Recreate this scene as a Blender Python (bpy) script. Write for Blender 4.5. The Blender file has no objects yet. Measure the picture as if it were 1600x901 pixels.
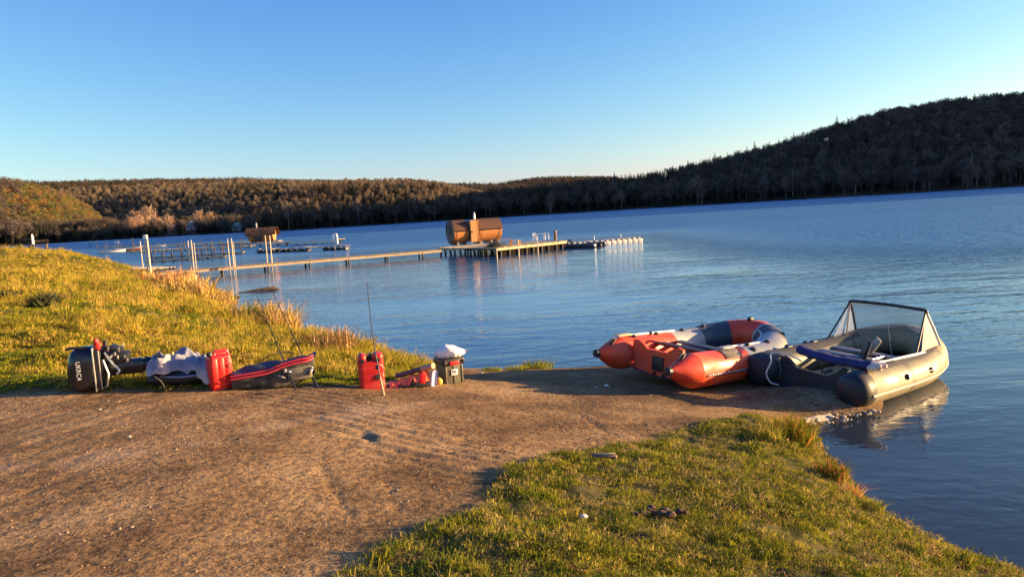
import bpy, bmesh, math, random
import numpy as np
from mathutils import Vector, Matrix, Euler

random.seed(7)
rng = np.random.default_rng(11)
SC = bpy.context.scene
COL = SC.collection
R = math.radians

# ------------------------------------------------------------------ camera
CH, FPX, PITCH, ROLL = 2.6, 1150.0, R(5.95), R(3.55)
_F = np.array([0, math.cos(PITCH), -math.sin(PITCH)])
_U0 = np.array([0, math.sin(PITCH), math.cos(PITCH)])
_R0 = np.array([1.0, 0, 0])
_RT = math.cos(ROLL) * _R0 - math.sin(ROLL) * _U0
_UP = math.cos(ROLL) * _U0 + math.sin(ROLL) * _R0
cam_d = bpy.data.cameras.new('camera')
cam = bpy.data.objects.new('camera', cam_d)
COL.objects.link(cam)
cam_d.sensor_width = 36.0
cam_d.lens = 36.0 * FPX / 1600.0
cam_d.clip_start = 0.05
cam_d.clip_end = 12000
M = Matrix.Identity(4)
for i in range(3):
    M[i][0] = _RT[i]; M[i][1] = _UP[i]; M[i][2] = -_F[i]
M[2][3] = CH
cam.matrix_world = M
SC.camera = cam

# ------------------------------------------------------------------ light
SUN_EL, SUN_AZ = R(8.5), R(84.5)          # azimuth from +Y towards +X
sdir = Vector((math.sin(SUN_AZ) * math.cos(SUN_EL), math.cos(SUN_AZ) * math.cos(SUN_EL), math.sin(SUN_EL)))
sun_d = bpy.data.lights.new('sun', 'SUN')
sun_d.energy = 5.0
sun_d.color = (1.0, 0.69, 0.34)
sun_d.angle = R(0.5)
sun = bpy.data.objects.new('sun', sun_d)
sun.rotation_euler = sdir.to_track_quat('Z', 'Y').to_euler()
sun.location = (0, 0, 60)
COL.objects.link(sun)
w = bpy.data.worlds.new('World'); SC.world = w; w.use_nodes = True
wt = w.node_tree
sky = wt.nodes.new('ShaderNodeTexSky')
sky.sky_type = 'NISHITA'
sky.sun_disc = False
sky.sun_elevation = SUN_EL
sky.sun_rotation = SUN_AZ
sky.altitude = 0
sky.air_density = 1.0
sky.dust_density = 0.5
sky.ozone_density = 3.2
hsv = wt.nodes.new('ShaderNodeHueSaturation')
hsv.inputs['Saturation'].default_value = 0.96
wt.links.new(sky.outputs[0], hsv.inputs['Color'])
sepc = wt.nodes.new('ShaderNodeSeparateColor'); cmbc = wt.nodes.new('ShaderNodeCombineColor')
wt.links.new(hsv.outputs[0], sepc.inputs[0])
for ch, (pw, gn) in enumerate(((1.6, 1.22), (1.3, 1.29), (.6, 2.85))):     # film response of the sky, one curve per channel
    pn = wt.nodes.new('ShaderNodeMath'); pn.operation = 'POWER'; pn.inputs[1].default_value = pw
    gn_ = wt.nodes.new('ShaderNodeMath'); gn_.operation = 'MULTIPLY'; gn_.inputs[1].default_value = gn
    wt.links.new(sepc.outputs[ch], pn.inputs[0]); wt.links.new(pn.outputs[0], gn_.inputs[0]); wt.links.new(gn_.outputs[0], cmbc.inputs[ch])
wt.links.new(cmbc.outputs[0], wt.nodes['Background'].inputs[0])
wt.nodes['Background'].inputs[1].default_value = 0.05
SC.view_settings.view_transform = 'Standard'
SC.view_settings.look = 'None'
SC.view_settings.exposure = 1.72
SC.view_settings.gamma = 1.0
SC.render.engine = 'CYCLES'
SC.cycles.use_denoising = True
SC.cycles.max_bounces = 6
SC.cycles.transparent_max_bounces = 12

# ------------------------------------------------------------------ survey helpers: a sight line from the camera position to a place
def ray(px, py):
    return _F * FPX + (px - 800) * _RT + (450.5 - py) * _UP
def W(px, py, z=None, d=None):
    r = ray(px, py)
    t = (z - CH) / r[2] if z is not None else d / r[1]
    return np.array([0, 0, CH]) + r * t
def proj(p):
    v = np.array(p, float) - np.array([0, 0, CH])
    k = FPX / v.dot(_F)
    return 800 + v.dot(_RT) * k, 450.5 - v.dot(_UP) * k

def vnoise(x, y, seed=0):
    x = np.asarray(x, float); y = np.asarray(y, float)
    xi = np.floor(x).astype(np.int64); yi = np.floor(y).astype(np.int64)
    fx = x - xi; fy = y - yi
    fx = fx * fx * (3 - 2 * fx); fy = fy * fy * (3 - 2 * fy)
    def h(a, b):
        n = (a * 374761393 + b * 668265263 + seed * 974634777) & 0xFFFFFFFF
        n = ((n ^ (n >> 13)) * 1274126177) & 0xFFFFFFFF
        return ((n ^ (n >> 16)) & 0xFFFF) / 32767.5 - 1
    a = h(xi, yi); b = h(xi + 1, yi); c = h(xi, yi + 1); d = h(xi + 1, yi + 1)
    return (a * (1 - fx) + b * fx) * (1 - fy) + (c * (1 - fx) + d * fx) * fy
def fbm(x, y, seed=0, o=3):
    s = 0; a = 1; t = 0
    for k in range(o):
        s = s + a * vnoise(np.asarray(x) * 2 ** k + k * 13.7, np.asarray(y) * 2 ** k - k * 7.1, seed + k); t += a; a *= .5
    return s / t
def sstep(a, b, x):
    t = np.clip((np.asarray(x, float) - a) / (b - a), 0, 1)
    return t * t * (3 - 2 * t)

# ------------------------------------------------------------------ near ground height (thin plate spline through surveyed spots)
LAND = [(-200,900,1.05),(0,900,1.05),(400,900,1.0),(800,900,.92),(1200,900,.66),(1400,900,.42),(1520,900,.2),
 (0,800,.98),(300,800,.95),(600,800,.87),(850,800,.8),(1100,800,.62),(1300,800,.36),(1390,830,.16),
 (0,700,.95),(300,700,.9),(600,700,.78),(850,700,.6),(1100,700,.42),(1240,700,.24),(1320,765,.14),
 (-200,615,.95),(0,612,.92),(150,612,.86),(345,606,.76),(500,600,.68),(600,605,.6),(700,597,.46),(790,600,.36),
 (900,600,.24),(1000,610,.2),(1100,640,.26),(1200,640,.14),(1250,650,.08),(1310,640,.07),(1100,600,.1),(1200,600,.08),
 (300,452,.35),(400,498,.33),(500,532,.3),(560,548,.26),(650,568,.22),
 (0,520,1.13),(0,600,.95),(100,450,1.2),(100,520,1.05),(200,450,1.0),(200,520,.92),(200,590,.86),(300,500,.72),(300,560,.78),
 (400,560,.66),(400,530,.5),(500,575,.5),(600,585,.42)]
LANDD = [(0,456,20),(0,394,45),(-200,400,45),(50,395,45),(100,398,43),(150,405,41),(183,416,38),(212,426,38),(100,418,32),(0,418,32),(0,396,38),(60,398,38)]
SHORE = [(232,438),(262,446),(300,462),(340,482),(400,508),(450,527),(500,540),(560,557),(650,576),(740,577),(820,576),(870,575),(920,573),
 (1000,567),(1100,572),(1200,585),(1300,600),(1380,622),(1378,643),(1320,655),(1276,667),(1290,692),(1325,745),(1352,780),
 (1400,817),(1500,864),(1600,897),(1750,955)]
WET = [(1340,690),(1450,800),(1420,740),(1450,640),(1430,590),(1300,565),(1100,540),(950,545),(850,550),(650,545),(560,510),(480,490),
 (430,470),(360,450),(320,440),(1600,800),(1700,880),(270,428),(1380,680)]
_P = [W(a, b, z=z) for a, b, z in LAND] + [W(a, b, d=d) for a, b, d in LANDD]
_P += [W(a, b, z=0) for a, b in SHORE]
for a, b in WET:
    q = W(a, b, z=0); q[2] = -.35; _P.append(q)
for q in [(-17,48,-.5),(-22,56,-.5),(-30,62,-.5),(-45,66,-.5),(-70,75,.2),(-60,40,2.6),(-50,20,1.8),(-40,0,1.5),(-20,-15,1.3),(0,-15,1.2),
          (12,-15,.6),(0,0,1.02),(-8,2,1.08),(3.6,3,.5),(10,5,-.9),(14,12,-.9),(12,25,-.9),(0,25,-.9),(-5,40,-.9),(20,40,-.9),(20,-5,-.9),(7,-2,.1),(0,60,-.9),(-10,70,-.9)]:
    _P.append(np.array(q, float))
_P = np.array(_P)
def _phi(r2):
    return .5 * r2 * np.log(r2 + 1e-9)
def _fit(P):
    n = len(P); d2 = ((P[:, None, :2] - P[None, :, :2]) ** 2).sum(-1)
    A = np.zeros((n + 3, n + 3)); A[:n, :n] = _phi(d2) + np.eye(n) * .04
    A[:n, n] = 1; A[:n, n + 1:] = P[:, :2]; A[n, :n] = 1; A[n + 1:, :n] = P[:, :2].T
    b = np.zeros(n + 3); b[:n] = P[:, 2]
    return np.linalg.solve(A, b)
_C = _fit(_P)
DIRT = [W(a, b, z=z)[:2] for a, b, z in [(-400,618,.95),(0,612,.92),(110,612,.88),(330,606,.78),(500,602,.68),(580,596,.62),(650,580,.40),(700,575,.1),(760,571,.0),(862,569,.0),
   (900,560,0),(1000,540,0),(1250,560,0),(1420,600,0),(1400,660,0),(1280,668,0),(1238,658,.1),(1180,665,.18),(1100,677,.3),(1030,692,.4),(960,705,.48),(880,716,.56),
   (812,738,.68),(770,768,.76),(735,800,.82),(680,832,.86),(610,885,.9),(520,960,.95)]] + [np.array((-6.0, -3.0)), np.array((-16., 3.))]
DIRT = np.array(DIRT)
def polydist(x, y, poly, closed=True):
    """signed distance, positive inside"""
    x = np.asarray(x, float); y = np.asarray(y, float)
    best = np.full(x.shape, 1e9); inside = np.zeros(x.shape, bool)
    n = len(poly)
    for i in range(n if closed else n - 1):
        a = poly[i]; b = poly[(i + 1) % n]
        dx, dy = b - a
        t = np.clip(((x - a[0]) * dx + (y - a[1]) * dy) / (dx * dx + dy * dy + 1e-12), 0, 1)
        best = np.minimum(best, np.hypot(x - a[0] - t * dx, y - a[1] - t * dy))
        if closed:
            c = ((a[1] > y) != (b[1] > y)) & (x < (b[0] - a[0]) * (y - a[1]) / (b[1] - a[1] + 1e-12) + a[0])
            inside ^= c
    return np.where(inside, best, -best) if closed else best
TRACK1 = np.array([W(a, b, z=z)[:2] for a, b, z in [(440,612,.7),(520,640,.72),(600,672,.74),(680,706,.74),(770,734,.68),(850,755,.66)]])
TRACK2 = np.array([W(a, b, z=z)[:2] for a, b, z in [(170,618,.86),(110,650,.88),(60,690,.92),(0,740,.95),(-60,800,1.0)]])
RUT = W(572, 683, z=.76)[:2]
def dirtmask(x, y):
    n = fbm(np.asarray(x) * 2.2, np.asarray(y) * 2.2, 5, 3) * .16 + fbm(np.asarray(x) * 9, np.asarray(y) * 9, 6, 2) * .06
    return sstep(-.10, .10, polydist(x, y, DIRT) + n)
CRACKS = [np.array([W(a, b, z=z)[:2] for a, b, z in q]) for q in ([(500,728,.85),(515,752,.86),(530,780,.87),(548,812,.88)], [(604,755,.8),(612,775,.82),(626,806,.84)], [(905,655,.4),(925,668,.42),(940,680,.44),(968,689,.46)], [(560,672,.76),(588,694,.76),(640,712,.76),(700,722,.72)])]
def gz(x, y, detail=True):
    x = np.asarray(x, float); y = np.asarray(y, float); sh = x.shape
    xf = x.ravel(); yf = y.ravel(); out = np.zeros(len(xf))
    for s in range(0, len(xf), 50000):
        X = xf[s:s + 50000]; Y = yf[s:s + 50000]
        d2 = (X[:, None] - _P[None, :, 0]) ** 2 + (Y[:, None] - _P[None, :, 1]) ** 2
        out[s:s + 50000] = _phi(d2) @ _C[:len(_P)] + _C[len(_P)] + _C[len(_P) + 1] * X + _C[len(_P) + 2] * Y
    z = np.clip(out.reshape(sh), -1.2, 6)
    if detail:
        m = dirtmask(x, y)
        above = sstep(0.0, .25, z)
        far = sstep(9, 22, y)
        g = fbm(x * 1.3, y * 1.3, 21, 3) * .06 + fbm(x * 4.5, y * 4.5, 22, 2) * .034 + far * fbm(x * .55, y * .55, 23, 3) * .13
        left = sstep(-1.0, -3.0, x) * sstep(8, 9.5, y)
        g = g + left * (fbm(x * 1.6, y * 2.0, 31, 3) * .10 + np.maximum(0, fbm(x * 3.1, y * 3.6, 34, 2)) * .07)
        dd = fbm(x * .6, y * .6, 24, 2) * .016 + fbm(x * 6, y * 6, 25, 2) * .004
        t1 = polydist(x, y, TRACK1, False)
        a1 = sstep(.75, .25, t1) * sstep(4.6, 5.4, y)
        # signed offset across the track for parallel ridges
        k = (x - TRACK1[0][0]) * .55 + (y - TRACK1[0][1]) * .83
        dd = dd + a1 * (np.sin(k * 2 * math.pi / .17 + fbm(x * 2, y * 2, 27, 2) * 2.5) * .006 + .006 * fbm(x * 12, y * 12, 28, 1))
        k2 = (x - TRACK2[0][0]) * .96 + (y - TRACK2[0][1]) * -.2
        t2 = polydist(x, y, TRACK2, False)
        dd = dd + sstep(1.0, .5, t2) * np.sin(k2 * 2 * math.pi / .24 + fbm(x, y, 29, 2) * 1.5) * .0025
        rx = (x - RUT[0]) * .8 + (y - RUT[1]) * .6; ry = -(x - RUT[0]) * .6 + (y - RUT[1]) * .8
        cxr = rx + .9 * ry * ry + fbm(x * 9, y * 9, 33, 2) * .05
        for cq in CRACKS: dd = dd - .009 * sstep(.045, .0, polydist(x, y, cq, False) + .02 * fbm(x * 14, y * 14, 35, 2))
        dd = dd - .012 * np.exp(-((cxr / .05) ** 2 + (ry / .28) ** 2)) + .015 * np.exp(-(((cxr - .12) / .08) ** 2 + (ry / .3) ** 2))
        z = z + above * (g * (1 - m) + dd * m) + above * (1 - m) * .035
    return z
def gz1(x, y):
    return float(gz(np.array([x]), np.array([y]))[0])
def G(px, py):
    """spot on the ground seen along that sight line"""
    r = ray(px, py); o = np.array([0, 0, CH])
    ts = np.linspace(1.5 / r[1], 60 / r[1], 3000)
    P = o[None] + r[None] * ts[:, None]
    h = gz(P[:, 0], P[:, 1])
    i = np.argmax(P[:, 2] < h)
    if P[i, 2] >= h[i]:
        return W(px, py, z=0)
    p = P[i].copy(); p[2] = h[i]
    return p

# ------------------------------------------------------------------ materials
def nt(m):
    m.use_nodes = True
    return m.node_tree
def N(t, typ, **kw):
    n = t.nodes.new(typ)
    for k, v in kw.items():
        if k in n.bl_rna.properties.keys():
            setattr(n, k, v)
        else:
            n.inputs[k.replace('_', ' ')].default_value = v
    return n
_MC = {}
def mat(name, c1, c2=None, rough=.6, scale=8., bump=0.0, bscale=40., metal=0., spec=.5, detail=4., trans=0., stretch=None, coat=0., dirt=0., dcol=(.20, .15, .095)):
    if name in _MC: return _MC[name]
    m = bpy.data.materials.new(name); t = nt(m)
    b = t.nodes['Principled BSDF']
    c1 = tuple(c1) + (1,); c2 = tuple(c2) + (1,) if c2 else tuple(min(1, c * .8) for c in c1[:3]) + (1,)
    tc = N(t, 'ShaderNodeTexCoord')
    src = tc.outputs['Object']
    if stretch:
        mp = N(t, 'ShaderNodeMapping'); mp.inputs['Scale'].default_value = stretch
        t.links.new(src, mp.inputs[0]); src = mp.outputs[0]
    n = N(t, 'ShaderNodeTexNoise', Scale=scale, Detail=detail); t.links.new(src, n.inputs['Vector'])
    cr = N(t, 'ShaderNodeValToRGB')
    cr.color_ramp.elements[0].position = .35; cr.color_ramp.elements[1].position = .65
    cr.color_ramp.elements[0].color = c1; cr.color_ramp.elements[1].color = c2
    t.links.new(n.outputs['Fac'], cr.inputs[0])
    if dirt:
        nd = N(t, 'ShaderNodeTexNoise', Scale=3.1, Detail=7., Roughness=.68); t.links.new(tc.outputs['Object'], nd.inputs['Vector'])
        rd = N(t, 'ShaderNodeMapRange'); rd.inputs[1].default_value = .50; rd.inputs[2].default_value = .72; rd.inputs[4].default_value = dirt
        t.links.new(nd.outputs['Fac'], rd.inputs[0])
        md = N(t, 'ShaderNodeMix', data_type='RGBA'); md.inputs[7].default_value = dcol + (1,)
        t.links.new(rd.outputs[0], md.inputs[0]); t.links.new(cr.outputs[0], md.inputs[6]); t.links.new(md.outputs[2], b.inputs['Base Color'])
        rr = N(t, 'ShaderNodeMapRange'); rr.inputs[1].default_value = .35; rr.inputs[2].default_value = .7; rr.inputs[3].default_value = rough * .8; rr.inputs[4].default_value = min(1, rough * 1.6)
        t.links.new(nd.outputs['Fac'], rr.inputs[0]); t.links.new(rr.outputs[0], b.inputs['Roughness'])
    else:
        t.links.new(cr.outputs[0], b.inputs['Base Color'])
    if not dirt: b.inputs['Roughness'].default_value = rough
    b.inputs['Metallic'].default_value = metal
    b.inputs['Specular IOR Level'].default_value = spec
    b.inputs['Transmission Weight'].default_value = trans
    b.inputs['Coat Weight'].default_value = coat
    if bump:
        n2 = N(t, 'ShaderNodeTexNoise', Scale=bscale, Detail=5.); t.links.new(src, n2.inputs['Vector'])
        bp = N(t, 'ShaderNodeBump', Strength=1.0, Distance=bump)
        t.links.new(n2.outputs['Fac'], bp.inputs['Height']); t.links.new(bp.outputs[0], b.inputs['Normal'])
    _MC[name] = m
    return m

# ------------------------------------------------------------------ mesh building
class MB:
    def __init__(s): s.v = []; s.f = []
    def add(s, v, f):
        o = len(s.v); s.v += [tuple(map(float, p)) for p in v]; s.f += [tuple(i + o for i in q) for q in f]; return s
    def box(s, c, size, rot=None):
        x, y, z = [k / 2 for k in size]
        v = [Vector(p) for p in [(-x,-y,-z),(x,-y,-z),(x,y,-z),(-x,y,-z),(-x,-y,z),(x,-y,z),(x,y,z),(-x,y,z)]]
        m = Euler(rot).to_matrix() if rot is not None and not isinstance(rot, Matrix) else rot
        if m is not None: v = [m @ p for p in v]
        c = Vector(c)
        return s.add([p + c for p in v], [(0,3,2,1),(4,5,6,7),(0,1,5,4),(1,2,6,5),(2,3,7,6),(3,0,4,7)])
    def rbox(s, c, size, r=.01, rot=None, seg=2):
        bm = bmesh.new(); bmesh.ops.create_cube(bm, size=1)
        for v in bm.verts: v.co = Vector((v.co.x * size[0], v.co.y * size[1], v.co.z * size[2]))
        bmesh.ops.bevel(bm, geom=bm.edges[:], offset=min(r, min(size) * .49), segments=seg, affect='EDGES', profile=.5)
        m = Euler(rot).to_matrix() if rot is not None and not isinstance(rot, Matrix) else rot
        c = Vector(c); vs = []
        for i, v in enumerate(bm.verts):
            v.index = i; vs.append((m @ v.co if m is not None else v.co) + c)
        s.add(vs, [tuple(v.index for v in f.verts) for f in bm.faces]); bm.free(); return s
    def tube(s, path, rad, n=10, caps=True, sx=1., up=(0, 0, 1)):
        """loft of rings along a path; rad scalar or list; sx squashes the sideways radius"""
        P = [Vector(p) for p in path]; k = len(P)
        if not hasattr(rad, '__len__'): rad = [rad] * k
        vs = []; fs = []; prev = None
        for i in range(k):
            t = (P[min(i + 1, k - 1)] - P[max(i - 1, 0)]).normalized()
            a = t.cross(Vector(up))
            if a.length < 1e-3: a = t.cross(Vector((0, 1, 0))) if prev is None else prev
            if prev is not None and a.dot(prev) < 0: a = -a
            a.normalize(); b = a.cross(t).normalized(); prev = a
            for j in range(n):
                w_ = 2 * math.pi * j / n
                vs.append(P[i] + a * math.cos(w_) * rad[i] * sx + b * math.sin(w_) * rad[i])
        for i in range(k - 1):
            for j in range(n):
                fs.append((i * n + j, i * n + (j + 1) % n, (i + 1) * n + (j + 1) % n, (i + 1) * n + j))
        if caps:
            fs.append(tuple(range(n - 1, -1, -1))); fs.append(tuple((k - 1) * n + j for j in range(n)))
        return s.add(vs, fs)
    def cyl(s, p0, p1, r0, r1=None, n=10): return s.tube([p0, p1], [r0, r0 if r1 is None else r1], n)
    def lathe(s, prof, c=(0, 0, 0), n=16):
        vs = []; fs = []; k = len(prof)
        for r, z in prof:
            for j in range(n):
                a = 2 * math.pi * j / n; vs.append((c[0] + r * math.cos(a), c[1] + r * math.sin(a), c[2] + z))
        for i in range(k - 1):
            for j in range(n):
                fs.append((i * n + j, i * n + (j + 1) % n, (i + 1) * n + (j + 1) % n, (i + 1) * n + j))
        fs.append(tuple(range(n - 1, -1, -1))); fs.append(tuple((k - 1) * n + j for j in range(n)))
        return s.add(vs, fs)
    def grid(s, fn, nu, nv, closed_u=False):
        vs = [fn(i / nu if closed_u else i / (nu - 1), j / (nv - 1)) for j in range(nv) for i in range(nu)]
        fs = []
        for j in range(nv - 1):
            for i in range(nu if closed_u else nu - 1):
                i2 = (i + 1) % nu
                fs.append((j * nu + i, j * nu + i2, (j + 1) * nu + i2, (j + 1) * nu + i))
        return s.add(vs, fs)
    def prism(s, poly, thick, frame):
        """extrude a 2D outline; frame = (origin, axis u, axis v), thickness along u x v, centred"""
        o, u, v = [Vector(q) for q in frame]; w_ = u.cross(v).normalized() * thick / 2
        n = len(poly)
        a = [o + u * p[0] + v * p[1] - w_ for p in poly]; b = [o + u * p[0] + v * p[1] + w_ for p in poly]
        fs = [tuple(range(n - 1, -1, -1)), tuple(range(n, 2 * n))] + [(i, (i + 1) % n, n + (i + 1) % n, n + i) for i in range(n)]
        return s.add(a + b, fs)
    def blob(s, c, r, seed=0, amp=.2, fr=2., nu=16, nv=10, flat=None):
        c = Vector(c)
        def fn(u, v):
            th = u * 2 * math.pi; ph = (v - .5) * math.pi
            d = Vector((math.cos(ph) * math.cos(th), math.cos(ph) * math.sin(th), math.sin(ph)))
            k = 1 + amp * float(fbm(d.x * fr + 5 + d.z * 1.7, d.y * fr + seed + d.z * fr, seed, 3))
            p = Vector((d.x * r[0] * k, d.y * r[1] * k, d.z * r[2] * k))
            if flat is not None: p.z = max(p.z, flat)
            return c + p
        return s.grid(fn, nu, nv, True)
    def mesh(s, name):
        me = bpy.data.meshes.new(name); me.from_pydata(s.v, [], s.f); me.update(); return me
    def build(s, name, m, parent=None, smooth=True, ang=35, loc=None, kind=None, label=None):
        me = s.mesh(name)
        if m: me.materials.append(m)
        if smooth:
            me.shade_smooth(); me.set_sharp_from_angle(angle=R(ang))
        o = bpy.data.objects.new(name, me); COL.objects.link(o)
        if parent: o.parent = parent
        if loc is not None: o.location = loc
        if kind: o['kind'] = kind
        if label: o['label'] = label
        return o
def thing(name, label, cat, loc=(0, 0, 0), rz=0, group=None):
    o = bpy.data.objects.new(name, None); COL.objects.link(o); o.empty_display_size = .1
    o.location = tuple(map(float, loc)); o.rotation_euler = (0, 0, rz) if not hasattr(rz, '__len__') else rz
    return tag(o, label, cat, group)
def tag(o, label, cat, group=None, kind=None):
    if label: o['label'] = label
    if cat: o['category'] = cat
    if group: o['group'] = group
    if kind: o['kind'] = kind
    return o
def clone(o, parent=None, **kw):
    kids = list(o.children)
    c = o.copy(); COL.objects.link(c)
    if parent: c.parent = parent
    for k in kids: clone(k, c)
    for k, v in kw.items():
        if k in ('location', 'rotation_euler', 'scale'): setattr(c, k, v)
        else: c[k] = v
    return c
def crom(pts, n=6):
    P = [Vector(p) for p in pts]; P = [2 * P[0] - P[1]] + P + [2 * P[-1] - P[-2]]; out = []
    for i in range(1, len(P) - 2):
        for k in range(n):
            t = k / n
            out.append(.5 * ((2 * P[i]) + (P[i + 1] - P[i - 1]) * t + (2 * P[i - 1] - 5 * P[i] + 4 * P[i + 1] - P[i + 2]) * t * t + (3 * P[i] - P[i - 1] - 3 * P[i + 1] + P[i + 2]) * t ** 3))
    out.append(P[-2]); return out

# scatter of prototypes as one 'stuff' object
def scatter(name, pts, rots, scls, idx, protos, kind='stuff', label=None, cat=None):
    coll = bpy.data.collections.new('prototypes_' + name)
    for i, (me) in enumerate(protos):
        po = bpy.data.objects.new('%02d_%s' % (i, name), me); coll.objects.link(po)
    me = bpy.data.meshes.new(name); n = len(pts)
    me.vertices.add(n); me.vertices.foreach_set('co', np.asarray(pts, np.float32).ravel())
    a = me.attributes.new('rot', 'FLOAT_VECTOR', 'POINT'); a.data.foreach_set('vector', np.asarray(rots, np.float32).ravel())
    a = me.attributes.new('scl', 'FLOAT_VECTOR', 'POINT'); a.data.foreach_set('vector', np.asarray(scls, np.float32).ravel())
    a = me.attributes.new('idx', 'INT', 'POINT'); a.data.foreach_set('value', np.asarray(idx, np.int32).ravel())
    o = bpy.data.objects.new(name, me); COL.objects.link(o)
    g = bpy.data.node_groups.new('scatter_' + name, 'GeometryNodeTree')
    g.interface.new_socket('Geometry', in_out='INPUT', socket_type='NodeSocketGeometry')
    g.interface.new_socket('Geometry', in_out='OUTPUT', socket_type='NodeSocketGeometry')
    gi = g.nodes.new('NodeGroupInput'); go = g.nodes.new('NodeGroupOutput')
    ci = g.nodes.new('GeometryNodeCollectionInfo'); ci.inputs['Collection'].default_value = coll
    ci.inputs['Separate Children'].default_value = True; ci.inputs['Reset Children'].default_value = True
    ip = g.nodes.new('GeometryNodeInstanceOnPoints'); ip.inputs['Pick Instance'].default_value = True
    def na(nm, ty):
        q = g.nodes.new('GeometryNodeInputNamedAttribute'); q.data_type = ty; q.inputs['Name'].default_value = nm
        return [s_ for s_ in q.outputs if s_.enabled and s_.name == 'Attribute'][0]
    g.links.new(gi.outputs[0], ip.inputs['Points']); g.links.new(ci.outputs[0], ip.inputs['Instance'])
    g.links.new(na('idx', 'INT'), ip.inputs['Instance Index'])
    g.links.new(na('rot', 'FLOAT_VECTOR'), ip.inputs['Rotation']); g.links.new(na('scl', 'FLOAT_VECTOR'), ip.inputs['Scale'])
    g.links.new(ip.outputs[0], go.inputs[0])
    md = o.modifiers.new('scatter', 'NODES'); md.node_group = g
    if kind: o['kind'] = kind
    if label: o['label'] = label
    if cat: o['category'] = cat
    return o

# ================================================================== SETTING
def lines(a0, f0, f1, a1, step, g=1.12, mx=3.0):
    c = list(np.arange(f0, f1, step)); s = step; x = f1
    while x < a1: c.append(x); s = min(s * g, mx); x += s
    c.append(a1); s = step; x = f0 - step; lo = []
    while x > a0: lo.append(x); s = min(s * g, mx); x -= s
    lo.append(a0)
    return np.array(lo[::-1] + c)
def gridmesh(name, X, Y, Z):
    ny, nx = X.shape
    co = np.stack([X, Y, Z], -1).reshape(-1, 3).astype(np.float32)
    i = np.arange(ny * nx).reshape(ny, nx)
    q = np.stack([i[:-1, :-1], i[:-1, 1:], i[1:, 1:], i[1:, :-1]], -1).reshape(-1, 4)
    me = bpy.data.meshes.new(name)
    me.vertices.add(len(co)); me.vertices.foreach_set('co', co.ravel())
    me.loops.add(q.size); me.loops.foreach_set('vertex_index', q.ravel().astype(np.int32))
    me.polygons.add(len(q)); me.polygons.foreach_set('loop_start', np.arange(0, q.size, 4, dtype=np.int32))
    me.update(calc_edges=True); me.shade_smooth(); me.validate()
    return me

# ---- near ground
gx = lines(-120, -8.5, 6.2, 16, .036); gy = lines(-30, 3.0, 11.0, 90, .036, 1.06, 1.0)
GX, GY = np.meshgrid(gx, gy); GZ = gz(GX, GY)
gme = gridmesh('ground', GX, GY, GZ)
DM = dirtmask(GX, GY)
at = gme.attributes.new('dirt', 'FLOAT', 'POINT'); at.data.foreach_set('value', DM.ravel().astype(np.float32))
t1 = polydist(GX, GY, TRACK1, False)
SAND = np.array([W(a, b, z=z)[:2] for a, b, z in [(-60,740,.96),(120,722,.93),(260,708,.9),(400,672,.84),(560,640,.74),(700,620,.6)]])
sand = sstep(.22, .0, polydist(GX, GY, SAND, False) + fbm(GX * 2.5, GY * 2.5, 51, 4) * .3) * .8 + sstep(.55, .1, t1) * .35
at = gme.attributes.new('sand', 'FLOAT', 'POINT'); at.data.foreach_set('value', sand.ravel().astype(np.float32))
gm = bpy.data.materials.new('ground'); t = nt(gm); b = t.nodes['Principled BSDF']
tc = N(t, 'ShaderNodeTexCoord')
def noise(sc, det=5., rough=.55):
    n = N(t, 'ShaderNodeTexNoise', Scale=sc, Detail=det, Roughness=rough); t.links.new(tc.outputs['Object'], n.inputs['Vector']); return n.outputs['Fac']
def ramp(src, stops):
    r = N(t, 'ShaderNodeValToRGB'); e = r.color_ramp.elements
    while len(e) < len(stops): e.new(.5)
    for k, (p, c) in enumerate(stops): e[k].position = p; e[k].color = tuple(c) + (1,)
    t.links.new(src, r.inputs[0]); return r.outputs[0]
def mix(fac, a, c, bt='MIX'):
    m = N(t, 'ShaderNodeMix', data_type='RGBA', blend_type=bt)
    if isinstance(fac, float): m.inputs[0].default_value = fac
    else: t.links.new(fac, m.inputs[0])
    for q, s in ((6, a), (7, c)):
        if isinstance(s, tuple): m.inputs[q].default_value = s + (1,)
        else: t.links.new(s, m.inputs[q])
    return m.outputs[2]
def attr(nm):
    a = N(t, 'ShaderNodeAttribute', attribute_name=nm); return a.outputs['Fac']
def math_(op, a, c):
    m = N(t, 'ShaderNodeMath', operation=op)
    for q, s in ((0, a), (1, c)):
        if isinstance(s, float): m.inputs[q].default_value = s
        else: t.links.new(s, m.inputs[q])
    return m.outputs[0]
dirtc = ramp(noise(1.1, 8., .62), [(.3, (.17, .098, .042)), (.5, (.30, .18, .076)), (.7, (.40, .255, .118))])
grit = ramp(noise(62., 3.), [(.36, (.2, .17, .15)), (.5, (1, 1, 1)), (.68, (1.8, 1.72, 1.6))])
dirtc = mix(.5, dirtc, grit, 'MULTIPLY')
grit2 = ramp(noise(17., 4.), [(.36, (.42, .4, .38)), (.52, (1, 1, 1)), (.7, (1.25, 1.22, 1.18))])
dirtc = mix(.8, dirtc, grit2, 'MULTIPLY')
dirtc = mix(math_('MULTIPLY', attr('sand'), .6), dirtc, (.46, .31, .18))
grassc = ramp(noise(5., 6.), [(.3, (.035, .03, .012)), (.5, (.07, .065, .018)), (.7, (.16, .11, .04))])
damp = ramp(noise(.55, 5., .6), [(.42, (.55, .52, .5)), (.56, (1, 1, 1))])
dirtc = mix(.75, dirtc, damp, 'MULTIPLY')
col = mix(attr('dirt'), grassc, dirtc)
sep = N(t, 'ShaderNodeSeparateXYZ'); t.links.new(tc.outputs['Object'], sep.inputs[0])
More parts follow.
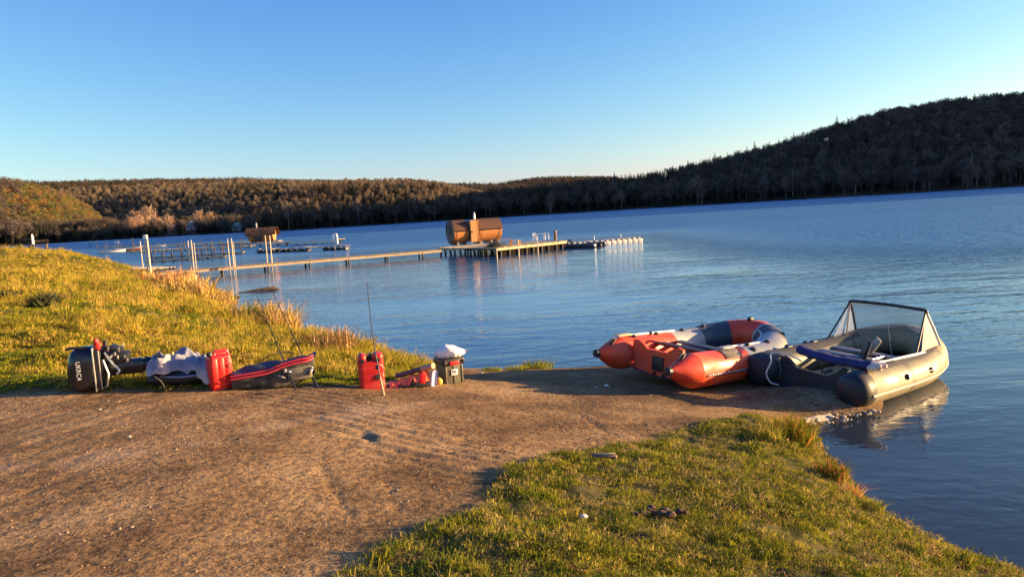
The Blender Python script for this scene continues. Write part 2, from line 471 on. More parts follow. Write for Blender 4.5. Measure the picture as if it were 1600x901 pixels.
wet = N(t, 'ShaderNodeMapRange'); wet.inputs[1].default_value = .02; wet.inputs[2].default_value = .13; t.links.new(sep.outputs[2], wet.inputs[0])
col = mix(wet.outputs[0], mix(.55, col, (.03, .026, .022)), col)
t.links.new(col, b.inputs['Base Color'])
b.inputs['Roughness'].default_value = .95; b.inputs['Specular IOR Level'].default_value = .15
hs = math_('ADD', math_('MULTIPLY', noise(62., 3.), .004), math_('MULTIPLY', noise(17., 5.), .014))
bp = N(t, 'ShaderNodeBump', Strength=1.0, Distance=1.0); t.links.new(hs, bp.inputs['Height']); t.links.new(bp.outputs[0], b.inputs['Normal'])
gme.materials.append(gm)
go = bpy.data.objects.new('ground', gme); COL.objects.link(go); go['kind'] = 'structure'

# ---- lake
wm = bpy.data.materials.new('lake_water'); t = nt(wm); b = t.nodes['Principled BSDF']
tc = N(t, 'ShaderNodeTexCoord')
def wnoise(sx, sy, rot, det=3., seed=0., rough=.5):
    mp = N(t, 'ShaderNodeMapping'); mp.inputs['Scale'].default_value = (sx, sy, 1); mp.inputs['Rotation'].default_value = (0, 0, rot)
    mp.inputs['Location'].default_value = (seed, seed * .7, 0)
    t.links.new(tc.outputs['Object'], mp.inputs[0])
    n = N(t, 'ShaderNodeTexNoise', Scale=1., Detail=det, Roughness=rough); t.links.new(mp.outputs[0], n.inputs['Vector']); return n.outputs['Fac']
sep = N(t, 'ShaderNodeSeparateXYZ'); t.links.new(tc.outputs['Object'], sep.inputs[0])
def mrange(src, a, c, d, e):
    m = N(t, 'ShaderNodeMapRange', interpolation_type='SMOOTHSTEP')
    for k, v in zip((1, 2, 3, 4), (a, c, d, e)): m.inputs[k].default_value = v
    t.links.new(src, m.inputs[0]); return m.outputs[0]
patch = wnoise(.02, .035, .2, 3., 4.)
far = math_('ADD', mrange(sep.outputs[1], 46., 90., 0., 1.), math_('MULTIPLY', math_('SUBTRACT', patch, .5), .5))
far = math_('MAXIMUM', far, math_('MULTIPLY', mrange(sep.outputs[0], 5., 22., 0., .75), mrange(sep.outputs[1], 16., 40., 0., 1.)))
near = mrange(sep.outputs[1], 8., 20., .85, 1.25)
gust = mrange(wnoise(.11, .2, .3, 3., 31.), .36, .64, .55, 1.7)
h1 = math_('MULTIPLY', wnoise(.6, 1.3, .16, 3.), .020)
h2 = math_('MULTIPLY', wnoise(2.2, 4.0, -.1, 3., 9.), .0085)
h3 = math_('MULTIPLY', wnoise(7., 13., .1, 2., 3.), .0022)
hh = math_('ADD', math_('ADD', h1, h2), h3)
hh = math_('MULTIPLY', math_('MULTIPLY', hh, near), gust)
hf = math_('MULTIPLY', math_('MULTIPLY', wnoise(1.0, 1.5, .1, 4., 21., .65), .5), math_('MAXIMUM', far, 0.))
bp = N(t, 'ShaderNodeBump', Strength=1.0, Distance=1.0)
t.links.new(math_('ADD', hh, hf), bp.inputs['Height']); t.links.new(bp.outputs[0], b.inputs['Normal'])
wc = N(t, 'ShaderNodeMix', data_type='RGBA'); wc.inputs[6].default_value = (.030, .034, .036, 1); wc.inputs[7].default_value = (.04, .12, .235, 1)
t.links.new(mrange(sep.outputs[1], 6., 19., 0., 1.), wc.inputs[0]); wf = N(t, 'ShaderNodeMix', data_type='RGBA'); wf.inputs[7].default_value = (.045, .15, .29, 1)  # base turns brighter blue farther out, standing in for reflected sky
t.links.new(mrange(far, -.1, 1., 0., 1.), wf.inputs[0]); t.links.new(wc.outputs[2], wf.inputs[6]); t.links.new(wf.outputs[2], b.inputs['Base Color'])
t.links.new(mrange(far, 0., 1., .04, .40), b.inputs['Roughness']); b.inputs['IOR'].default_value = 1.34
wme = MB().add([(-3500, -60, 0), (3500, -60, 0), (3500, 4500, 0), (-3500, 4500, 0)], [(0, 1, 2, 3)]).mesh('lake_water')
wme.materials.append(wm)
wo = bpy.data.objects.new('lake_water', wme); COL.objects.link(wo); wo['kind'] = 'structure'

# ---- far land
def az_of(px):
    r = ray(px, 341 - (px - 800) * .062); return math.atan2(r[0], r[1])
def crest(px, py, r, tree=0.):
    q = ray(px, py); k = r / math.hypot(q[0], q[1]); return CH + q[2] * k - tree
A = [(az_of(p), s, c, crest(p, y, c, tr)) for p, s, c, y, tr in [(-700,720,800,372,9),(-200,700,760,352,9),(100,690,740,352,9),(170,640,700,347,9),(300,560,620,340,9),(385,460,540,338,9),(430,395,480,332,10),
    (520,388,460,322,11),(600,385,450,314,11),(700,380,450,302,11),(800,375,460,291,11),(900,375,470,280,11),(1000,370,480,270,11),(1100,365,490,249,11),
    (1200,360,500,224,11),(1300,355,510,193,11),(1400,350,520,167,10),(1500,350,530,147,12),(1600,350,540,138,13),(1700,355,560,130,13)]]
A += [(R(45), 380, 640, 110), (R(55), 450, 800, 190), (R(65), 500, 850, 190), (R(75), 520, 850, 110), (R(84), 560, 850, 3)]  # unseen ridge beyond the right edge, added to keep sun off the far shore
B = [(az_of(p), s, c, crest(p, y, c, 9)) for p, s, c, y in [(-700,1000,1500,290),(-100,1000,1500,281),(50,1000,1500,282),(150,940,1500,282),(250,880,1500,280),(400,800,1500,278),(500,760,1500,281),
    (600,760,1500,284),(700,760,1500,288),(780,760,1500,288),(840,760,1600,279),(900,760,1600,275),(950,760,1600,275),(1020,760,1600,286),(1150,760,1600,310)]]
B += [(R(35), 760, 1600, 20), (R(60), 900, 1600, 10)]
Cc = [(az_of(p), s, c, crest(p, y, c, 9)) for p, s, c, y in [(-900,700,950,262),(-300,700,950,262),(0,720,960,277),(40,730,950,283),(80,740,930,292),(110,750,910,305),(140,770,900,322),(165,790,890,345),(190,800,880,363)]]
def lay(L, az, r, back=.55):
    L = np.array(L); s = np.interp(az, L[:, 0], L[:, 1]); c = np.interp(az, L[:, 0], L[:, 2]); z = np.interp(az, L[:, 0], L[:, 3])
    t_ = np.clip((r - s) / (c - s), 0, None)
    up = np.where(t_ < 1, (t_ * .6 + .4 * t_ * t_ * (3 - 2 * t_)), 1 - (1 - back) * sstep(1, 3.0, t_))
    return np.where(r < s, -3 + np.clip(r - s, -200, 0) * .02, .4 + np.maximum(z, 1.5) * up)
def farz(x, y):
    r = np.hypot(x, y); az = np.arctan2(x, y)
    zb = lay(B, az, r)
    L = np.array(B); sb = np.interp(az, L[:, 0], L[:, 1])
    rise = sstep(sb, sb + 170, r) * 26 * (1 - sstep(sb + 230, sb + 420, r)) * sstep(.02, -.12, az)
    zb = zb + np.where(r > sb, rise, 0)
    zc = np.where(az > az_of(205), -3, lay(Cc, az, r, .3))
    za = lay(A, az, r, .25)
    z = np.maximum(np.maximum(za, zb), zc)
    return z + np.where(z > 3, fbm(x * .012, y * .012, 61, 4) * np.clip(z * .09, 0, 5), 0)
azs = np.linspace(R(-62), R(86), 520); rs = np.concatenate([np.linspace(330, 700, 110), np.linspace(706, 1800, 130)[0:], np.linspace(1850, 4200, 16)])
AZ, RR = np.meshgrid(azs, rs)
FX, FY = RR * np.sin(AZ), RR * np.cos(AZ)
fme = gridmesh('hills', FX, FY, farz(FX, FY))
fme.materials.append(mat('forest_floor', (.035, .026, .016), (.09, .062, .035), rough=1., scale=.05, spec=.1))
fo = bpy.data.objects.new('hills', fme); COL.objects.link(fo); fo['kind'] = 'structure'

# ---- tree materials with a random tint per tree
def leafmat(name, stops, trans=.0, rough=.9):
    m = bpy.data.materials.new(name); t = nt(m); b = t.nodes['Principled BSDF']
    oi = N(t, 'ShaderNodeObjectInfo'); r = N(t, 'ShaderNodeValToRGB'); e = r.color_ramp.elements
    while len(e) < len(stops): e.new(.5)
    for k, (p, c) in enumerate(stops): e[k].position = p; e[k].color = tuple(c) + (1,)
    t.links.new(oi.outputs['Random'], r.inputs[0])
    tc = N(t, 'ShaderNodeTexCoord'); n = N(t, 'ShaderNodeTexNoise', Scale=9.); t.links.new(tc.outputs['Object'], n.inputs['Vector'])
    mr = N(t, 'ShaderNodeMapRange'); mr.inputs[1].default_value = .3; mr.inputs[2].default_value = .7; mr.inputs[3].default_value = .6; mr.inputs[4].default_value = 1.35
    t.links.new(n.outputs['Fac'], mr.inputs[0])
    mx = N(t, 'ShaderNodeVectorMath', operation='SCALE'); t.links.new(r.outputs[0], mx.inputs[0]); t.links.new(mr.outputs[0], mx.inputs['Scale'])
    t.links.new(mx.outputs[0], b.inputs['Base Color']); b.inputs['Roughness'].default_value = rough; b.inputs['Specular IOR Level'].default_value = .1
    if trans:
        tr = N(t, 'ShaderNodeBsdfTranslucent'); t.links.new(mx.outputs[0], tr.inputs[0])
        ms = N(t, 'ShaderNodeMixShader'); ms.inputs[0].default_value = trans
        t.links.new(b.outputs[0], ms.inputs[1]); t.links.new(tr.outputs[0], ms.inputs[2])
        t.links.new(ms.outputs[0], t.nodes['Material Output'].inputs[0])
    return m
M_spr = leafmat('spruce_needles', [(0, (.024, .034, .02)), (.6, (.035, .045, .026)), (1, (.05, .058, .03))])
M_twig = leafmat('bare_twigs', [(0, (.10, .075, .062)), (.5, (.14, .105, .085)), (1, (.20, .155, .125))])
M_birch = leafmat('birch_bark', [(0, (.2, .18, .16)), (.6, (.34, .32, .28)), (1, (.55, .52, .47))])
M_bark = leafmat('tree_bark', [(0, (.06, .05, .045)), (.6, (.12, .10, .09)), (.85, (.2, .18, .16)), (1, (.4, .38, .34))])
M_autumn = leafmat('autumn_leaves', [(0, (.33, .15, .05)), (.3, (.32, .2, .07)), (.6, (.2, .19, .06)), (1, (.12, .15, .045))], .25)
def me2(name, parts):
    """one mesh from several builders with a material each"""
    v = []; f = []; mi = []
    for k, (mb, m) in enumerate(parts):
        o = len(v); v += mb.v; f += [tuple(i + o for i in q) for q in mb.f]; mi += [k] * len(mb.f)
    me = bpy.data.meshes.new(name); me.from_pydata(v, [], f)
    for _, m in parts: me.materials.append(m)
    me.polygons.foreach_set('material_index', mi); me.update(); return me
def tri(mb, p, d, up, l, wd):
    """a sliver leaf / spray: quad-ish kite from p along d"""
    p = Vector(p); d = Vector(d).normalized(); s_ = d.cross(Vector(up))
    if s_.length < 1e-4: s_ = Vector((1, 0, 0))
    s_.normalize()
    mb.add([p, p + d * l * .45 + s_ * wd, p + d * l, p + d * l * .45 - s_ * wd], [(0, 1, 2, 3)])
def spruce_parts(rnd, wide=.17, tiers=13):
    tr = MB(); tr.tube([(0, 0, 0), (0, 0, .5), (0, 0, .97)], [.014, .009, .002], 5)
    cr = MB()
    for k in range(tiers):
        z = .06 + .9 * (k / (tiers - 1)) ** .95; L = wide * (1 - z) ** .8 * rnd.uniform(.8, 1.2) + .012
        n = 9 if z < .7 else 6
        for j in range(n):
            a = 2 * math.pi * (j + rnd.random()) / n; l = L * rnd.uniform(.7, 1.2)
            d = (math.cos(a), math.sin(a), -.42 + .35 * z)
            tri(cr, (0, 0, z + rnd.uniform(-.02, .02)), d, (0, 0, 1), l, l * .26)
            tri(cr, (0, 0, z + .01), (math.cos(a), math.sin(a), -.5), (-math.sin(a), math.cos(a), 0), l * .9, .02)
    cr.add([(-.006, 0, .93), (.006, 0, .93), (0, 0, 1.02)], [(0, 1, 2)])
    return tr, cr
def bare_parts(rnd, spread=.17, n=26):
    tr = MB(); bend = rnd.uniform(-.03, .03)
    tr.tube([(0, 0, 0), (bend * .4, 0, .35), (bend, 0, .7), (bend * 1.3, 0, .93)], [.012, .010, .006, .002], 5)
    cr = MB()
    for k in range(n):
        z = rnd.uniform(.3, .9); a = rnd.uniform(0, 2 * math.pi)
        l = spread * (1.25 - z) * rnd.uniform(.8, 1.5) + .05
        d = Vector((math.cos(a), math.sin(a), rnd.uniform(.5, 1.5))).normalized()
        p = Vector((bend * z, 0, z)); q = p + d * l
        tri(cr, p, d, (0, 0, 1), l * 1.1, .0045)
        for _ in range(12):
            s_ = p + d * l * rnd.uniform(.3, 1); e = (d * .6 + Vector((rnd.uniform(-1, 1), rnd.uniform(-1, 1), rnd.uniform(-.5, .7)))).normalized()
            tri(cr, s_, e, (rnd.uniform(-1, 1), rnd.uniform(-1, 1), 1), l * rnd.uniform(.3, .6), .009)
    return tr, cr
def leafy_parts(rnd, n=330):
    tr = MB(); tr.tube([(0, 0, 0), (0, 0, .3), (.02, 0, .7)], [.02, .015, .005], 5)
    cr = MB(); cl = [(Vector((rnd.gauss(0, .14), rnd.gauss(0, .14), rnd.uniform(.32, .86))), rnd.uniform(.09, .17)) for _ in range(9)]
    for k in range(n):
        c, r_ = rnd.choice(cl); d = Vector((rnd.gauss(0, 1), rnd.gauss(0, 1), rnd.gauss(0, .8))).normalized()
        tri(cr, c + d * r_ * rnd.uniform(.5, 1), (rnd.uniform(-1, 1), rnd.uniform(-1, 1), rnd.uniform(-1, .6)), d, .05, .02)
    return tr, cr
rnd = random.Random(5)
protos = []
for k in range(4): a, c = spruce_parts(rnd, rnd.uniform(.14, .2)); protos.append(me2('spruce', [(a, M_twig), (c, M_spr)]))
for k in range(5): a, c = bare_parts(rnd, rnd.uniform(.2, .3), 34); protos.append(me2('bare', [(a, M_bark), (c, M_twig)]))
for k in range(4): a, c = leafy_parts(rnd); protos.append(me2('leafy', [(a, M_twig), (c, M_autumn)]))
M_pale = leafmat('pale_twigs', [(0, (.22, .16, .10)), (.5, (.30, .225, .145)), (1, (.40, .31, .21))])  # paler twigs: sunlight on the hillside band put into the colour
for k in range(3): a, c = bare_parts(rnd, rnd.uniform(.26, .34), 40); protos.append(me2('barf', [(a, M_bark), (c, M_pale)]))
P_, Ro, Sc, Ix = [], [], [], []
def plant(n, azr, rr, kindfn, hfn, seed):
    g = np.random.default_rng(seed); az = g.uniform(azr[0], azr[1], n); r = np.sqrt(g.uniform(rr[0] ** 2, rr[1] ** 2, n))
    x = r * np.sin(az); y = r * np.cos(az); z = farz(x, y)
    u = g.random(n); ty = kindfn(x, y, az, r, z, u)
    ok = (z > .35) & (ty >= 0)
    for i in np.nonzero(ok)[0]:
        ty_ = int(ty[i]); h = hfn(ty_) * g.uniform(.72, 1.2)
        P_.append((x[i], y[i], z[i] - .3)); Ro.append((0, 0, g.uniform(0, 6.28)))
        s_ = h * g.uniform(.85, 1.25); Sc.append((s_, s_, h))
        Ix.append([g.integers(0, 4), 4 + g.integers(0, 5), 9 + g.integers(0, 4), 13 + g.integers(0, 3)][ty_])
def kA(x, y, az, r, z, u):
    nn = fbm(x * .012, y * .012, 71, 3); L = np.array(A); s = np.interp(az, L[:, 0], L[:, 1]); c = np.interp(az, L[:, 0], L[:, 2])
    # spruce in the left and middle part and along the ridge, bare birch on the right slope
    ps = .62 - .45 * sstep(R(8), R(24), az) + nn * .45
    ty = np.where(u < ps, 0, 1)
    ty = np.where((az < az_of(410)) & (u > .9), 2, ty)
    for ah, rh in ((az_of(299), 610), (az_of(371), 520), (az_of(268), 625)): ty = np.where((np.abs(az - ah) < .0075) & (r < rh + 8), -1, ty)
    return np.where(r > c + 25, -1, ty)
plant(25000, (az_of(90), az_of(1680)), (350, 720), kA, lambda k: (9.8, 8.8, 8., 9.)[k], 1)
def kB(x, y, az, r, z, u):
    L = np.array(B); s = np.interp(az, L[:, 0], L[:, 1]); c = np.interp(az, L[:, 0], L[:, 2])
    nn = fbm(x * .006, y * .012, 73, 3); band = sstep(.0, .05, (r - s) / (c - s)) * (1 - sstep(.36, .44, (r - s) / (c - s)))
    ps = .38 + nn * 1.0 - band * .42
    ty = np.where(u < ps, 0, 1)
    ty = np.where((u > .93) & (band > .3), 2, ty)
    n4 = fbm(x * .01, y * .02, 77, 3)
    ty = np.where((ty == 1) & (band > .4) & (n4 > -.4), 3, ty)
    ty = np.where((band < .1) & ((r - s) / (c - s) > .4) & (n4 > .0) & (ty == 3), 1, ty)
    return np.where((r > c + 60) | (az > az_of(1010)), -1, ty)
plant(32000, (az_of(-30), az_of(1000)), (760, 1660), kB, lambda k: (11., 8.5, 8.5, 9.)[k], 2)
def kC(x, y, az, r, z, u):
    L = np.array(Cc); s = np.interp(az, L[:, 0], L[:, 1]); c = np.interp(az, L[:, 0], L[:, 2])
    nn = fbm(x * .01, y * .01, 75, 3)
    left = sstep(az_of(60), az_of(0), az)
    pl = .75 - left * .5 + nn * .4
    ty = np.where(u < pl, 2, np.where(u < pl + .6 * (1 - pl), 1, 0))
    ty = np.where(z < 7, np.where(u < .75, 0, 1), ty)
    return np.where((r > c + 40), -1, ty)
plant(7000, (az_of(-220), az_of(188)), (700, 1000), kC, lambda k: (12., 12., 11., 11.)[k], 3)
scatter('forest', P_, Ro, Sc, Ix, protos)

# individual trees that stand out from the forest
def tree(parts, mats, name, label, cat, loc, h, group, rz):
    t_ = thing(name, label, cat, loc, rz, group); t_.scale = (h, h, h)
    parts[0].build('trunk', mats[0], t_, smooth=False); parts[1].build('crown', mats[1], t_, smooth=False); return t_
sp0 = None
def farspot(px, r):
    q = ray(px, 340); k = r / math.hypot(q[0], q[1]); x, y = q[0] * k, q[1] * k
    return (x, y, float(farz(np.array([x]), np.array([y]))[0]) - .3)
for i, (px, r_, h) in enumerate([(963,478,16),(1000,482,14),(1078,488,15),(1120,490,16),(1182,498,17),(1205,500,14),(1243,505,15),(1310,512,17),(1327,513,13),(1247,500,13),(1157,494,13),(975,476,13),(1170,492,15),(1522,530,14),(1482,528,12)]):
    loc = farspot(px, r_)
    if sp0 is None:
        sp0 = tree(spruce_parts(rnd, .24, 17), (M_twig, M_spr), 'spruce_tree', 'dark pointed spruce rising above the ridge line of the right hill', 'tree', loc, h * .82, 'spruces on the right ridge', 0)
    else: clone(sp0, location=loc, scale=(h * .82,) * 3, rotation_euler=(0, 0, i * 1.3))
bi0 = None
for i, (px, r_, h) in enumerate([(1090,372,15),(1155,376,16),(1240,366,14),(1376,368,17),(1482,362,13),(1518,360,14),(1545,368,16),(960,386,14),(905,388,13),(640,392,13),(517,396,15),(560,396,13),(450,402,13),(700,388,13)]):
    loc = farspot(px, r_)
    if bi0 is None:
        bi0 = tree(bare_parts(rnd, .2, 34), (M_birch, M_twig), 'birch_tree', 'pale bare birch standing out from the dark woods along the far shore', 'tree', loc, h, 'birches along the far shore', 0)
    else: bi = clone(bi0, location=loc, scale=(h, h, h), rotation_euler=(0, 0, i * 1.1))
    (bi0 if i == 0 else bi)['label'] = 'pale bare birch on the far shore, ' + ['above the coral boat bow', 'left of the windshield, below the ridge dip', 'low on the slope left of the windshield', 'tall one above the windshield', 'short one right of the windshield', 'slim one near the right edge', 'tallest one nearest the right edge', 'above the tip of the white cube pontoon', 'above the start of the white cube pontoon', 'left of the barrel sauna over the walkway', 'right of the far sauna, above the white ladder', 'midway between the two saunas', 'just right of the far shingle roofed sauna', 'just behind the left end of the barrel sauna'][i]
# lit bare trees on the left shore
bl0 = None
for i, (px, r_, h) in enumerate([(210,640,18),(232,640,20),(218,630,15),(205,625,14),(262,600,14),(312,565,15),(330,570,13),(246,610,13)]):
    loc = farspot(px, r_)
    if bl0 is None:
        bl0 = tree(bare_parts(rnd, .34, 60), (M_birch, leafmat('pink_twigs', [(0, (.42, .26, .17)), (1, (.5, .34, .23))])), 'alder_tree', 'rounded sunlit bare tree on the left shore in front of dark spruces', 'tree', loc, h, 'sunlit bare trees on the left shore', 0)  # pinkish twig colour has the low sun's tint painted in
    else: bi = clone(bl0, location=loc, scale=(h, h, h), rotation_euler=(0, 0, i * 1.7))
    (bl0 if i == 0 else bi)['label'] = 'rounded sunlit bare tree on the left shore, ' + ['second tallest, left of the lamp post', 'tallest, right behind the lamp post', 'between the two tallest ones', 'leftmost and smallest', 'beside the low brown house', 'right of the pale house', 'rightmost, before the far sauna', 'just right of the tallest one'][i]

# ---- grass
def tuftmesh(name, n, h, rad, m, lean=.35, wd=.004, seed=0, seeds=0):
    r_ = random.Random(seed); mb = MB()
    for k in range(n):
        a = r_.uniform(0, 6.28); q = rad * math.sqrt(r_.random()); p = Vector((q * math.cos(a), q * math.sin(a), -.01))
        L = h * r_.uniform(.55, 1.15); b_ = r_.uniform(0, 6.28); ln = lean * r_.uniform(.2, 1.4)
        d = Vector((math.cos(b_) * ln, math.sin(b_) * ln, 1)).normalized(); s_ = Vector((-math.sin(b_ + 1), math.cos(b_ + 1), 0)) * wd * r_.uniform(.7, 1.4)
        m1 = p + d * L * .55; tip = p + d * L * .95 + Vector((math.cos(b_), math.sin(b_), -.25)) * L * ln * .6
        mb.add([p - s_, p + s_, m1 + s_ * .8, m1 - s_ * .8, tip], [(0, 1, 2, 3), (3, 2, 4)])
        if seeds and r_.random() < seeds:
            for _ in range(4):
                tri(mb, tip - d * L * r_.uniform(0, .25), (r_.uniform(-1, 1), r_.uniform(-1, 1), 1), (0, 1, 0), .03, .004)
    me = mb.mesh(name); me.materials.append(m); return me
G1 = leafmat('lawn_blades', [(0, (.03, .05, .01)), (.3, (.10, .12, .012)), (.55, (.26, .25, .02)), (.8, (.42, .34, .05)), (1, (.5, .36, .13))], .3)
G2 = leafmat('bank_grass', [(0, (.16, .16, .014)), (.3, (.34, .29, .03)), (.6, (.50, .36, .045)), (.85, (.58, .40, .09)), (1, (.30, .17, .06))], .35)
G3 = leafmat('dry_straw', [(0, (.5, .32, .12)), (.5, (.6, .42, .2)), (1, (.5, .28, .1))], .35)
G4 = leafmat('bank_green', [(0, (.06, .09, .01)), (.45, (.2, .23, .015)), (1, (.42, .36, .03))], .35)
lawnp = [tuftmesh('lawn', 60, .036, .085, G1, 1.1, .0026, 3 + k) for k in range(4)] + [tuftmesh('straw', 22, .04, .08, G3, 1.6, .0020, 30 + k) for k in range(2)] + [tuftmesh('lawn_tall', 30, .06, .06, G4, .9, .003, 36 + k) for k in range(2)]
def sow(n, box, f, seed):
    g = np.random.default_rng(seed); x = g.uniform(box[0], box[1], n); y = g.uniform(box[2], box[3], n)
    z = gz(x, y); dm = dirtmask(x, y); keep, ix, sc = f(x, y, z, dm, g)
    px, py = [], []
    k = np.nonzero(keep)[0]; P = np.stack([x[k], y[k], z[k]], 1)
    # leave out what no camera near this one sees
    v = P - np.array([0, 0, CH]); dep = v @ _F; u_ = 800 + FPX * (v @ _RT) / dep; w_ = 450.5 - FPX * (v @ _UP) / dep
    s = (dep > .5) & (u_ > -260) & (u_ < 1860) & (w_ < 1100) & (w_ > 300); k = k[s]; P = P[s]
    rots = np.stack([g.normal(0, .16, len(k)), g.normal(0, .16, len(k)), g.uniform(0, 6.28, len(k))], 1)
    return P, rots, sc[k][:, None] * np.ones((1, 3)), ix[k]
def f_lawn(x, y, z, dm, g):
    n = len(x); nn = fbm(x * 2.6, y * 2.6, 81, 3); n2 = fbm(x * .9, y * .9, 82, 2)
    keep = (z > .05) & (g.random(n) > dm * 1.25 + .02) & (g.random(n) < .9 + nn * 1.2)
    u = g.random(n); ix = np.where(u < .58 - n2 * .5, g.integers(0, 4, n), np.where(u < .84 - n2 * .2, 4 + g.integers(0, 2, n), 6 + g.integers(0, 2, n)))
    return keep, ix, g.uniform(.6, 1.15, n) * (1 + nn * .35)
a = sow(30000, (-1.6, 5.2, 2.2, 8.8), f_lawn, 91)
scatter('lawn_grass', *a, lawnp, label=None)
bankp = [tuftmesh('bank', 48, .042, .13, G4, 1.0, .0042, 50 + k) for k in range(3)] + [tuftmesh('bank_gold', 48, .075, .14, G2, .9, .005, 60 + k) for k in range(4)] + [tuftmesh('bank_straw', 22, .22, .14, G2, .4, .004, 70 + k, .4) for k in range(3)]
def f_bank(x, y, z, dm, g):
    n = len(x); nn = fbm(x * .9, y * .9, 83, 3); n2 = fbm(x * .35, y * .35, 84, 2)
    edge = sstep(.75, .3, z) * (y > 10.5) * (x < -1.6)
    keep = (z > .07) & (g.random(n) > dm * 1.2) & (x < 1.6)
    gold = sstep(12.0, 24., y) * .5 + nn * 1.0 + n2 * .6 + .2 + edge * .35
    tall = .012 + .05 * sstep(14, 20, y) + edge * .22 + np.where(nn > .25, .08, 0)
    u = g.random(n); v_ = g.random(n)
    ix = np.where(v_ < tall, 7 + g.integers(0, 3, n), np.where(u < gold, 3 + g.integers(0, 4, n), g.integers(0, 3, n)))
    return keep, ix, g.uniform(.6, 1.2, n) * (1 + nn * .3) * (.8 + .5 * sstep(9, 20, y))
a1 = sow(24000, (-9.5, 1.6, 7.6, 14), f_bank, 92); a2 = sow(20000, (-20, -1, 14, 26), f_bank, 93); a3 = sow(16000, (-36, -6, 26, 48), f_bank, 94)
scatter('bank_grass', *[np.concatenate(q) for q in zip(a1, a2, a3)], bankp)
# fallen leaves
lvs = []
for k in range(3):
    mb = MB(); r_ = random.Random(900 + k)
    mb.add([(-.5, 0, 0), (-.15, -.32, .10), (.3, -.25, .02), (.5, 0, .14), (.28, .28, .05), (-.2, .3, .16)], [(0, 1, 2, 3), (0, 3, 4, 5)])
    me = mb.mesh('leaf'); me.materials.append(leafmat('dead_leaf_%d' % k, [(0, (.09, .045, .02)), (.5, (.24, .12, .05)), (.85, (.42, .24, .09)), (1, (.5, .38, .2))], .2)); lvs.append(me)
def f_leaf(x, y, z, dm, g):
    n = len(x); nn = fbm(x * .8, y * .8, 87, 3)
    return (z > .04) & (g.random(n) < (.45 + nn) * (1 - dm * .82)), g.integers(0, 3, n), g.uniform(.018, .042, n)
lf = sow(3600, (-8, 5.2, 2.4, 13), f_leaf, 97); lf[0][:, 2] += .022 * (1 - dirtmask(lf[0][:, 0], lf[0][:, 1])) + .004
scatter('fallen_leaves', *lf, lvs)
# gravel
peb = []
for k in range(3):
    mb = MB().blob((0, 0, 0), (1, .8, .55), 100 + k, .35, 1.5, 8, 6); me = mb.mesh('pebble'); me.shade_smooth()
    me.materials.append(leafmat('pebble_%d' % k, [(0, (.12, .075, .045)), (.6, (.3, .2, .13)), (.93, (.38, .28, .2)), (1, (.6, .52, .44))])); peb.append(me)
def f_peb(x, y, z, dm, g):
    n = len(x); s = .0028 + .007 * g.random(n) ** 6 + .011 * (g.random(n) > .992) * g.random(n)
    return (dm > .3) & (z > -.03) & (g.random(n) < .55 + fbm(x * 1.2, y * 1.2, 85, 3)), g.integers(0, 3, n), s
scatter('gravel', *sow(60000, (-6.5, 4.5, 3.2, 12.2), f_peb, 95), peb)

# ================================================================== OBJECTS
def yaw(a): return Matrix.Rotation(a, 3, 'Z')
# ---- materials
m_red = mat('coral_pvc', (.78, .06, .018), (.84, .085, .028), .42, 3., .0012, 40, dirt=.35)
m_grey = mat('grey_pvc', (.34, .33, .31), (.40, .385, .355), .42, 3., .0012, 40, dirt=.5)
m_dgrey = mat('slate_pvc', (.055, .06, .068), (.075, .08, .09), .45, 3., .0006, 300)
m_olive = mat('olive_pvc', (.20, .17, .10), (.26, .225, .14), .5, 3.5, .0016, 40, dirt=.5)
m_olived = mat('dark_pvc', (.013, .015, .02), (.022, .025, .032), .5, 2.5, .0012, 40, dirt=.25, dcol=(.10, .08, .055))
m_black = mat('black_rubber', (.012, .012, .014), (.022, .022, .024), .5, 12.)
m_gloss = mat('black_gloss', (.008, .009, .012), (.012, .013, .016), .25, 6., coat=.3, dirt=.15, dcol=(.07, .055, .04))
m_alu = mat('aluminium', (.62, .62, .62), (.75, .74, .72), .32, 30., metal=.9)
m_white = mat('white_plastic', (.74, .73, .70), (.82, .81, .78), .5, 8.)
m_dirty = mat('weathered_white', (.58, .54, .47), (.76, .73, .66), .6, 6., .002, 40)
m_ply = mat('yellow_plywood', (.62, .40, .15), (.72, .50, .22), .6, 4., stretch=(1, 8, 1))
m_bench = mat('grey_board', (.17, .19, .23), (.24, .26, .30), .6, 10.)
m_navy = mat('navy_fabric', (.018, .02, .09), (.03, .032, .13), .85, 20., .001, 200)
m_pink = mat('pale_foam', (.68, .50, .42), (.78, .62, .52), .8, 30., .003, 40)
m_redplas = mat('red_plastic', (.62, .012, .012), (.70, .02, .018), .33, 5., coat=.2, dirt=.18)
m_redplas2 = mat('worn_red_plastic', (.50, .012, .014), (.64, .03, .025), .38, 7., dirt=.3)
m_woodd = mat('old_deck_wood', (.26, .19, .12), (.40, .30, .19), .85, 3., .003, 20, stretch=(1, 6, 6))
m_woodl = mat('pale_deck_wood', (.46, .34, .2), (.60, .45, .28), .8, 3., .003, 20, stretch=(1, 6, 6))
m_post = mat('pale_post_wood', (.52, .42, .28), (.66, .54, .38), .8, 5., .003, 20, stretch=(6, 6, 1))
m_pile = mat('wet_pile_wood', (.035, .03, .025), (.09, .075, .055), .7, 5., .003, 20)
m_stave = mat('orange_stave_wood', (.44, .16, .04), (.58, .23, .065), .55, 4., .002, 25, stretch=(1, 8, 8))
m_door = mat('honey_door_wood', (.42, .20, .06), (.54, .28, .10), .6, 4., .002, 25, stretch=(8, 8, 1))
m_endw = mat('brown_end_wood', (.13, .075, .045), (.20, .115, .07), .7, 4., .002, 25, stretch=(8, 8, 1))
m_shin = mat('brown_shingle', (.09, .045, .03), (.16, .075, .045), .95, 20., .004, 60)
